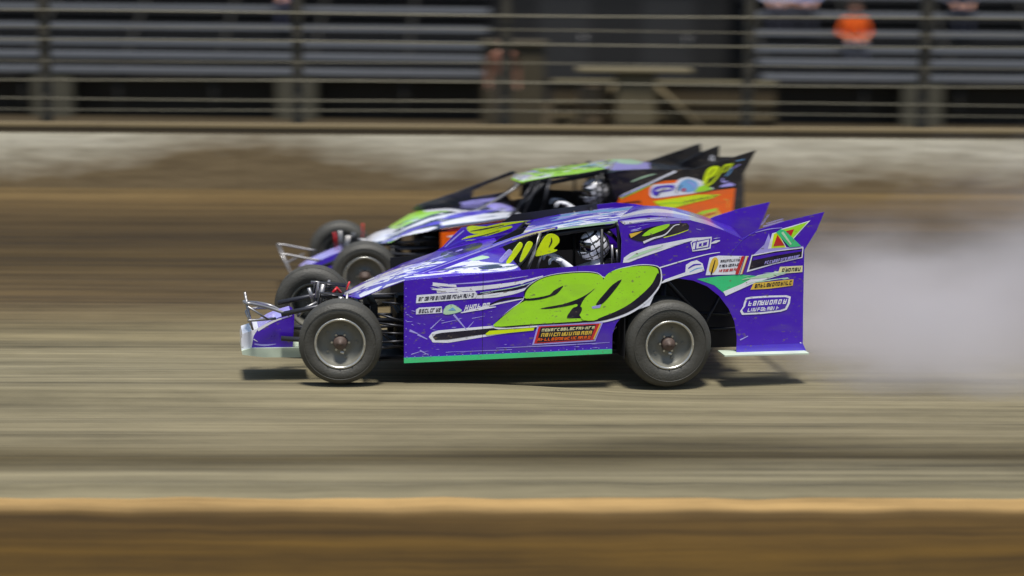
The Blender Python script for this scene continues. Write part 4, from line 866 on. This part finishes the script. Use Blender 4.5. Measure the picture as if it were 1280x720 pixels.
TRK = dirt('track_clay', [(12.3, (142, 136, 112)), (13.0, (138, 132, 110)), (13.5, (86, 77, 52)), (14.1, (138, 131, 108)), (16.5, (152, 146, 122)), (18.2, (134, 125, 98)), (19.4, (106, 90, 62)), (21.0, (80, 66, 38)), (23.0, (76, 62, 36)), (24.8, (104, 86, 54)), (26.0, (124, 106, 72))], .85)
sheet('track', xs, rng(Y0, 26.0, .05), TRK)
INF = dirt('infield_clay', [(0, (90, 68, 20)), (8, (90, 68, 20)), (11.2, (92, 70, 20)), (12.0, (98, 74, 24)), (12.34, (88, 68, 32)), (12.40, (205, 172, 118)), (12.9, (205, 172, 118))], 1.0, wf=.06, gain=.50)  # dark brown bank face: its shade is put into the clay colour
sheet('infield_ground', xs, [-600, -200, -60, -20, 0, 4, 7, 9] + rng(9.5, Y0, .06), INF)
sheet('ground', xs, [26.0, 26.6, 30, 36, 45, 60, 120, 300, 900], dirt('pit_ground', [(26, (96, 82, 56)), (40, (70, 62, 46)), (200, (60, 56, 44))], .2))

def TW_(px, py, yt):
    """pixel to the vertical plane at distance yt across the track, in track coordinates"""
    d = TI.to_3x3() @ ray(px, py); o = TI @ CO; return o + d * ((yt - o.y) / d.y)
# ------------------------------------------------------------------ concrete wall with timber cap
wall = empty('retaining_wall', (0, 0, 0), TY); tag(wall, 'long white concrete track wall splashed with tan mud under a brown timber cap', 'wall')
zt = TW_(640, 170.5, 25.75).z; zbase = hgt(0, 25.7) - .1
bm = bmesh.new(); n = 120; yA, yB = 25.72, 25.95
def wallmat():
    m = bpy.data.materials.new('mud_splashed_concrete'); m.use_nodes = True; nt = m.node_tree; L = nt.links.new; N = nt.nodes.new; b = nt.nodes['Principled BSDF']
    tc = N('ShaderNodeTexCoord'); sp = N('ShaderNodeSeparateXYZ'); L(tc.outputs['Object'], sp.inputs[0])
    def noise(scale, det, loc=(0, 0, 0)):
        mp = N('ShaderNodeMapping'); mp.inputs['Scale'].default_value = scale; mp.inputs['Location'].default_value = loc; L(tc.outputs['Object'], mp.inputs[0])
        q = N('ShaderNodeTexNoise'); q.inputs['Scale'].default_value = 1; q.inputs['Detail'].default_value = det; L(mp.outputs[0], q.inputs['Vector']); return q.outputs['Fac']
    big = noise((.42, 1, .3), 3, (2.2, 0, 0)); fine = noise((2.2, 1, 9), 6); 
    def ma(op, a, c, d=None):
        q = N('ShaderNodeMath'); q.operation = op
        for i, v in enumerate((a, c, d)):
            if v is None: continue
            if isinstance(v, (int, float)): q.inputs[i].default_value = v
            else: L(v, q.inputs[i])
        return q.outputs[0]
    hh = ma('DIVIDE', ma('SUBTRACT', sp.outputs['Z'], zbase + .1), zt - zbase - .1)
    # mud reaches the top where the cars throw most of it, left of the cars
    xm = ma('MULTIPLY', ma('POWER', ma('DIVIDE', ma('ADD', sp.outputs['X'], 2.6), 1.6), 2), -1); g = ma('POWER', 2.718, xm)
    lim = ma('ADD', ma('MULTIPLY_ADD', big, .35, .30), ma('MULTIPLY', g, .55)); lim = ma('ADD', lim, ma('MULTIPLY_ADD', fine, .5, -.25))
    k = N('ShaderNodeMapRange'); L(ma('SUBTRACT', lim, hh), k.inputs['Value']); k.inputs['From Min'].default_value = -.34; k.inputs['From Max'].default_value = .34
    mx = N('ShaderNodeMix'); mx.data_type = 'RGBA'; mx.inputs['A'].default_value = lin((212, 204, 182)); mx.inputs['B'].default_value = lin((124, 106, 76)); L(k.outputs[0], mx.inputs['Factor'])
    m2 = N('ShaderNodeMix'); m2.data_type = 'RGBA'; m2.blend_type = 'MULTIPLY'; m2.inputs['Factor'].default_value = .5; L(mx.outputs['Result'], m2.inputs['A']); 
    r = N('ShaderNodeValToRGB'); r.color_ramp.elements[0].color = (.45, .42, .36, 1); r.color_ramp.elements[0].position = .3; r.color_ramp.elements[1].position = .6; L(noise((1.2, 1, 14), 5, (5, 0, 0)), r.inputs[0]); L(r.outputs[0], m2.inputs['B'])
    L(m2.outputs['Result'], b.inputs['Base Color']); b.inputs['Roughness'].default_value = .85
    bp = N('ShaderNodeBump'); bp.inputs['Strength'].default_value = .4; bp.inputs['Distance'].default_value = .02; L(fine, bp.inputs['Height']); L(bp.outputs[0], b.inputs['Normal'])
    return m
WM = wallmat()
for k in range(-9, 10):                                                  # cast sections with a narrow joint between
    box(bm, (k * 3.05 + .3, yA, zbase), (k * 3.05 + 3.346, yB, zt), 0, .003)
obj('wall_section', bm, WM, wall)
bm = bmesh.new()
for k in range(-6, 7): box(bm, (k * 4.6, yA + .03, zt + .002), (k * 4.6 + 4.59, yB + .02, zt + .085), 0, .004)
obj('timber_cap', bm, mat('weathered_brown_timber', (62, 52, 34), rough=.8, vary=.3, scale=2, stretch=(.3, 6, 6)), wall)
bm = bmesh.new()
for k in range(-6, 7): box(bm, (k * 4.6, yA + .02, zt + .087), (k * 4.6 + 4.595, yB - .06, zt + .14), 0, .004)
obj('top_rail', bm, mat('dusty_rail_paint', (132, 116, 84), rough=.7, vary=.25, scale=2, stretch=(.3, 6, 6)), wall)

# ------------------------------------------------------------------ catch fence
fence = empty('catch_fence', (0, 0, 0), TY); tag(fence, 'tall catch fence of grey posts and steel cables behind the white wall', 'fence')
PM = mat('weathered_fence_post', (58, 54, 44), rough=.75, vary=.25, scale=3); CB = mat('galvanised_cable', (104, 100, 86), rough=.45, metal=.6)
zg = hgt(0, 27)
for px in (-245, 57, 372, 632, 935, 1155, 1460):
    c_ = TW_(px, 120, 26.3); bm = bmesh.new(); w_ = .07
    box(bm, (c_.x - w_, 26.28, zg), (c_.x + w_, 26.44, 4.6), 0, .012)
    for z in (1.6, 1.83, 2.36, 2.745, 3.2, 3.7): box(bm, (c_.x - .03, 26.245, z - .03), (c_.x + .03, 26.279, z + .03))
    obj('fence_post', bm, PM, fence)
for k, (py, r0) in enumerate(((127, .009), (140, .007), (104, .011), (55, .011), (19, .013), (-20, .01), (-60, .01), (80, .006), (38, .006))):
    p = TW_(640, py, 26.24); bm = bmesh.new()
    tube(bm, [(x, 26.24, p.z + .012 * math.sin(x * .5 + k)) for x in rng(-14, 14, 1.0)], r0, 6); obj('fence_cable', bm, CB, fence)

# ------------------------------------------------------------------ bleachers
ALU = mat('brushed_bench_aluminium', (118, 119, 122), rough=.5, metal=.35, vary=.12, scale=1.5, stretch=(.3, 3, 3)); FTB = mat('bleacher_foot_board', (36, 36, 39), rough=.6, metal=.2, vary=.15)  # bench tone darkened: dimmer light on the stands is put into the colour
RIS = mat('bleacher_riser_dark', (13, 13, 15), rough=.8, vary=.2, stretch=(.5, 3, 3)); UND = mat('understand_boards', (42, 35, 22), rough=.85, vary=.3, scale=1.2, stretch=(.4, 1, 3)); SUP = mat('stand_support_post', (40, 38, 32), rough=.7)
ROWS = [(93, 36.0), (74, 36.6), (58, 37.2), (38, 37.8), (14, 38.4), (-9, 39.0), (-31, 39.6), (-53, 40.2)]
def stand(label, x0, x1, rz, piv, grp='bleacher stands behind the fence', sup=()):
    t = empty('bleacher_stand', (0, 0, 0), rz); tag(t, label, 'bleachers', grp)
    t.location = Vector(piv) - (Matrix.Rotation(rz, 4, 'Z') @ Vector(piv)); t.location.z = 0
    tops = []
    for k, (py, Y) in enumerate(ROWS):
        z = W(640, py, Y).z; tops.append((Y, z))
        b = bmesh.new(); 
        nseg = 3; dx = (x1 - x0) / nseg
        for s in range(nseg):
            box(b, (x0 + dx * s, Y, z - .055), (x0 + dx * (s + 1) - .01, Y + .26, z + .045), 0, .006)
        obj('seat_plank', b, ALU, t)
        b = bmesh.new(); 
        for s in range(nseg): box(b, (x0 + dx * s, Y + .28, z - .175), (x0 + dx * (s + 1) - .01, Y + .58, z - .135), 0, .004)
        obj('foot_board', b, FTB, t)
        b = bmesh.new(); box(b, (x0, Y + .585, z - .5 if k else -.0 + z - .3), (x1, Y + .60, z + .10)); obj('riser_board', b, RIS, t)
    b = bmesh.new(); y0, z0 = tops[0]; box(b, (x0, y0 + .5, .3), (x1, y0 + .56, z0 - .12)); obj('under_stand_boarding', b, UND, t)
    b = bmesh.new(); x = x0 + .15
    while x < x1:
        tube(b, [(x, y0 + .12, .3), (x, y0 + .12, z0 - .06)], .03, 8); tube(b, [(x, tops[-1][0], .3), (x, tops[-1][0], tops[-1][1])], .035, 8); tube(b, [(x, y0 + .12, z0 - .2), (x, tops[-1][0], tops[-1][1] - .14)], .03, 8); x += 1.8
    obj('support_frame', b, SUP, t)
    for px in sup:
        c_ = W(px, 120, y0 - .05); b = bmesh.new(); box(b, (c_.x - .38, y0 + .02, .3), (c_.x + .38, y0 + .3, z0 - .07), 0, .01); obj('support_pier', b, mat('support_pier_block', (74, 70, 56), rough=.85, vary=.2, scale=3), t)
    b = bmesh.new(); 
    for x in rng(x0, x1, 2.0): tube(b, [(x, tops[-1][0] + .65, tops[-1][1] - .6), (x, tops[-1][0] + .65, tops[-1][1] + 1.0)], .025, 8)
    for dz in (.35, .7, 1.0): tube(b, [(x0, tops[-1][0] + .65, tops[-1][1] + dz), (x1, tops[-1][0] + .65, tops[-1][1] + dz)], .022, 8)
    obj('guard_rail', b, SUP, t)
    b = bmesh.new(); box(b, (x0, tops[-1][0] + .7, .3), (x1, tops[-1][0] + .76, tops[-1][1] + .1)); obj('back_sheeting', b, RIS, t)
    return tops
xl = W(608, 60, 36.6).x; xr = W(948, 60, 36.6).x
stand('aluminium bleacher stand at the left end, nobody sitting at its right edge', -22, xl, R(-1.2), (xl, 36.6, 0), sup=(62, 370))
tops = stand('aluminium bleacher stand at the right with a spectator in orange on it', xr, 24, R(.6), (xr, 36.6, 0), sup=(1155,))

# ------------------------------------------------------------------ between the stands
DK = mat('dark_steel_cladding', (30, 29, 28), rough=.7, vary=.25, scale=1, stretch=(3, 1, .4)); BR = mat('dusty_brown_block', (70, 62, 44), rough=.85, vary=.25, scale=2); BG = mat('dusty_beige_board', (112, 102, 76), rough=.8, vary=.2, scale=2)
b_ = empty('spotter_building', (W(780, 100, 41).x, 41, 0)); tag(b_, 'dark clad low building standing in the gap between the two bleachers', 'building')
bm = bmesh.new(); wv = 3.5; box(bm, (-wv, 0, .3), (wv, .1, 4.4)); box(bm, (-wv, .1, .3), (-wv + .1, 4, 4.4)); box(bm, (wv - .1, .1, .3), (wv, 4, 4.4)); box(bm, (-wv, 4, .3), (wv, 4.1, 4.4))
for k in range(24): box(bm, (-wv + .1 + k * .29, -.03, .3), (-wv + .16 + k * .29, -.002, 4.38))
obj('wall', bm, DK, b_)
bm = bmesh.new(); box(bm, (-wv - .2, -.5, 4.402), (wv + .2, 4.3, 4.52), 0, .02); obj('roof', bm, DK, b_)
for x in (-1.3, .9):
    bm = bmesh.new(); box(bm, (x - .55, -.06, .9), (x + .55, -.032, 2.6)); f = obj('door', bm, mat('building_door', (44, 43, 42), rough=.6), b_); bm = bmesh.new(); tube(bm, [(x + .42, -.10, 1.6), (x + .42, -.10, 1.85)], .015, 8); obj('handle', bm, SIL, f)
# brown block pillar at the end of the left stand
c_ = W(642, 100, 34.5); bm = bmesh.new(); wpx = 34.5 / F * 38
box(bm, (c_.x - wpx, 34.5, .3), (c_.x + wpx, 35.1, W(640, 58, 34.5).z), 0, .02); box(bm, (c_.x - wpx - .05, 34.45, W(640, 58, 34.5).z + .002), (c_.x + wpx + .05, 35.15, W(640, 54, 34.5).z + .04), 0, .01)
o = obj('block_pillar', bm, BR); tag(o, 'broad dusty brown block pillar beside the right end of the left bleachers', 'pillar')
# low board fence along the gap, with cross braced middle
c0_ = W(690, 130, 33.5); c1_ = W(970, 130, 33.5); zt_ = W(800, 101, 33.5).z
t = empty('board_fence', ((c0_.x + c1_.x) / 2, 33.5, 0)); tag(t, 'low dusty brown board fence with a pale top rail in the gap between bleachers', 'fence')
hw = (c1_.x - c0_.x) / 2; bm = bmesh.new(); n = 22
for k in range(n): box(bm, (-hw + 2 * hw * k / n, 0, .3), (-hw + 2 * hw * (k + 1) / n - .012, .03, zt_ - .05 + random.uniform(-.01, .01)))
obj('board_panel', bm, mat('brown_fence_boards', (70, 58, 36), rough=.85, vary=.35, scale=2.5), t)
bm = bmesh.new(); box(bm, (-hw, -.05, zt_ - .03), (hw, .06, zt_ + .02), 0, .006); obj('top_rail', bm, mat('pale_timber_rail', (128, 118, 90), rough=.7), t)
bm = bmesh.new()
for z in (.75, 1.0): box(bm, (-hw, -.035, z), (hw, -.003, z + .05))
obj('cross_rail', bm, mat('brown_cross_rail', (104, 92, 66), rough=.8), t)
for s in (-1, 1):
    bm = bmesh.new(); xx = W(795, 130, 33.4).x - (c0_.x + c1_.x) / 2; tube(bm, [(xx + s * .35, -.08, zt_ - .1), (xx + s * 1.3, -.08, .45)], .05, 8); obj('diagonal_brace', bm, mat('brace_timber', (104, 92, 66), rough=.8), t)
# beige ticket podium with counter shelf
c_ = W(795, 120, 32.6); t = empty('podium', (c_.x, 32.6, 0)); tag(t, 'beige board podium with a wide counter top standing before the low brown fence', 'podium')
w2 = 32.6 / F * 25; zt2 = W(795, 88, 32.6).z
bm = bmesh.new(); box(bm, (-w2, 0, .3), (w2, .45, zt2 - .04), 0, .015); obj('cabinet', bm, mat('podium_board', (92, 82, 58), rough=.8, vary=.25, scale=3), t)
bm = bmesh.new(); box(bm, (-1.0, -.12, zt2 - .035), (.95, .55, zt2 + .02), 0, .01); obj('counter_top', bm, BG, t)
bm = bmesh.new(); box(bm, (-w2 + .05, -.012, .75), (w2 - .05, -.002, zt2 - .12)); obj('front_panel', bm, mat('podium_front', (98, 88, 64), rough=.8, vary=.2), t)
# trash barrel right of the podium
c_ = W(742, 140, 33.0); bm = bmesh.new(); lathe(bm, [(0, .001), (0, .26), (.02, .28), (.28, .27), (.3, .285), (.32, .27), (.58, .27), (.6, .285), (.62, .27), (.86, .28), (.88, .26), (.86, .25), (.80, .001)], 28)
for v in bm.verts: v.co = Vector((v.co.x, -v.co.z, v.co.y))
o = obj('barrel', bm, mat('barrel_tan', (98, 80, 52), rough=.7, vary=.3, scale=5)); o.location = (c_.x, 33.0, .435); tag(o, 'tan steel barrel left of the beige podium', 'barrel')

# ------------------------------------------------------------------ spectators
def row_at(k): return tops[k]
def spectator(px, k, label, shirt, pants, stands=None, **kw):
    Y, z = row_at(k); c_ = W(px, 60, Y + .12)
    o = person((c_.x, Y + .10, z + .03), R(-90), 'sit', shirt, pants, **kw); tag(o, label, 'spectator', 'spectators in the stands'); return o
spectator(1066, 2, 'spectator in a bright orange shirt sitting on the right bleachers', (240, 96, 10), (70, 72, 84), scale=1.05)
spectator(968, 4, 'spectator in a pale grey shirt high at the left end of the right bleachers', (170, 172, 190), (60, 60, 72))
spectator(1002, 4, 'spectator in a light blue shirt second from the left end of the right bleachers', (140, 150, 185), (50, 50, 60), hair=(90, 60, 35))
spectator(1196, 4, 'spectator in a charcoal shirt high on the right bleachers', (70, 70, 82), (40, 42, 56), cap=(60, 62, 80))
spectator(362, 4, 'spectator in a violet shirt alone on the left bleachers', (84, 76, 130), (50, 50, 70))
c_ = W(628, 100, 33.9); o = person((c_.x, 33.9, .435), R(-80), 'stand', (120, 78, 60), (70, 62, 50), scale=.95); tag(o, 'person in a rust brown shirt standing in front of the block pillar', 'spectator')

# ------------------------------------------------------------------ dust thrown up behind the wheels
def dustmat():
    m = bpy.data.materials.new('thrown_dust'); m.use_nodes = True; nt = m.node_tree; nt.nodes.clear(); L = nt.links.new; N = nt.nodes.new
    out = N('ShaderNodeOutputMaterial'); v = N('ShaderNodeVolumePrincipled'); L(v.outputs[0], out.inputs['Volume'])
    v.inputs['Color'].default_value = (.74, .71, .72, 1); v.inputs['Anisotropy'].default_value = .1
    tc = N('ShaderNodeTexCoord'); sp = N('ShaderNodeSeparateXYZ'); L(tc.outputs['Object'], sp.inputs[0])
    def ma(op, *a, clamp=False):
        q = N('ShaderNodeMath'); q.operation = op; q.use_clamp = clamp
        for i, x in enumerate(a):
            if isinstance(x, (int, float)): q.inputs[i].default_value = x
            else: L(x, q.inputs[i])
        return q.outputs[0]
    def noise(scale, det, loc=(0, 0, 0)):
        mp = N('ShaderNodeMapping'); mp.inputs['Scale'].default_value = scale; mp.inputs['Location'].default_value = loc; L(tc.outputs['Object'], mp.inputs[0])
        q = N('ShaderNodeTexNoise'); q.inputs['Scale'].default_value = 1; q.inputs['Detail'].default_value = det; L(mp.outputs[0], q.inputs['Vector']); return q.outputs['Fac']
    n1 = noise((.55, 1.0, 1.2), 4); n2 = noise((1.6, 2.5, 4.0), 4, (3, 1, 0))
    X, Y, Z = sp.outputs['X'], sp.outputs['Y'], sp.outputs['Z']
    n3 = noise((.45, .5, .8), 3, (7, 2, 1)); n4 = noise((.9, 1.1, 1.6), 4, (1, 8, 3))
    Y = ma('ADD', Y, ma('MULTIPLY_ADD', n3, 5.0, -2.5)); X = ma('ADD', X, ma('MULTIPLY_ADD', n4, 1.6, -.8)); Z = ma('MULTIPLY', Z, ma('MULTIPLY_ADD', n4, 2.2, .1))
    # x: distance behind the rear wheel; the plume grows higher as it trails
    ramp = ma('MULTIPLY', ma('DIVIDE', X, 1.3, clamp=True), 1.0)
    hgt_ = ma('ADD', ma('MULTIPLY', ma('DIVIDE', X, 3.0, clamp=True), 1.35), .55)
    zf = ma('SUBTRACT', 1.0, ma('DIVIDE', Z, hgt_), clamp=True)
    yc = ma('SUBTRACT', 1.0, ma('POWER', ma('ABSOLUTE', ma('DIVIDE', Y, ma('MINIMUM', ma('ADD', ma('MULTIPLY', X, 1.8), 1.2), 3.6))), 2), clamp=True)
    end = ma('DIVIDE', ma('SUBTRACT', 9.0, X), 6.0, clamp=True)
    lump = ma('POWER', 2.718, ma('MULTIPLY', ma('ADD', ma('POWER', ma('DIVIDE', ma('SUBTRACT', X, 1.9), 1.6), 2), ma('POWER', ma('DIVIDE', Z, .5), 2)), -1))
    d = ma('MULTIPLY', ma('MULTIPLY', ramp, ma('POWER', zf, .8)), ma('MULTIPLY', ma('POWER', yc, 2.0), end))
    nn = ma('MULTIPLY_ADD', n1, 4.2, -1.35); nn = ma('ADD', nn, ma('MULTIPLY_ADD', n2, 1.6, -.8)); nn = ma('MAXIMUM', nn, 0.05)
    d = ma('MULTIPLY', d, nn); d = ma('MULTIPLY', d, ma('MULTIPLY_ADD', lump, 4.5, .65))
    L(ma('MULTIPLY', d, 1.0), v.inputs['Density'])
    return m
bm = bmesh.new(); box(bm, (0, -4.4, -.02), (9.0, 4.4, 2.1)); dc = obj('dust_cloud', bm, dustmat()); dc.location = (1.75, 18.35, .0); dc['kind'] = 'stuff'; dc['label'] = 'pale lavender grey dust cloud trailing behind the two race cars'; dc['category'] = 'dust'

# ------------------------------------------------------------------ light
w = bpy.data.worlds.new('World'); sc.world = w; w.use_nodes = True; nt = w.node_tree
sky = nt.nodes.new('ShaderNodeTexSky'); sky.sky_type = 'NISHITA'; sky.sun_disc = False
SUN = Vector((.02, -.28, 1.0)).normalized(); EL = math.asin(SUN.z); AZ = math.atan2(SUN.x, SUN.y)
sky.sun_elevation = EL; sky.sun_rotation = AZ
nt.links.new(sky.outputs[0], nt.nodes['Background'].inputs[0]); nt.nodes['Background'].inputs[1].default_value = .085
sl = bpy.data.lights.new('sun', 'SUN'); sl.energy = 3.9; sl.angle = R(12); sl.color = (1, .97, .90)
so = bpy.data.objects.new('sun', sl); col.objects.link(so); so.rotation_euler = SUN.to_track_quat('Z', 'Y').to_euler()
sc.view_settings.view_transform = 'Standard'; sc.view_settings.look = 'None'; sc.view_settings.gamma = 1; sc.view_settings.exposure = 0.3
sc.cycles.volume_step_rate = 3; sc.cycles.volume_max_steps = 128; sc.cycles.use_denoising = True; sc.cycles.max_bounces = 8; sc.cycles.volume_bounces = 5
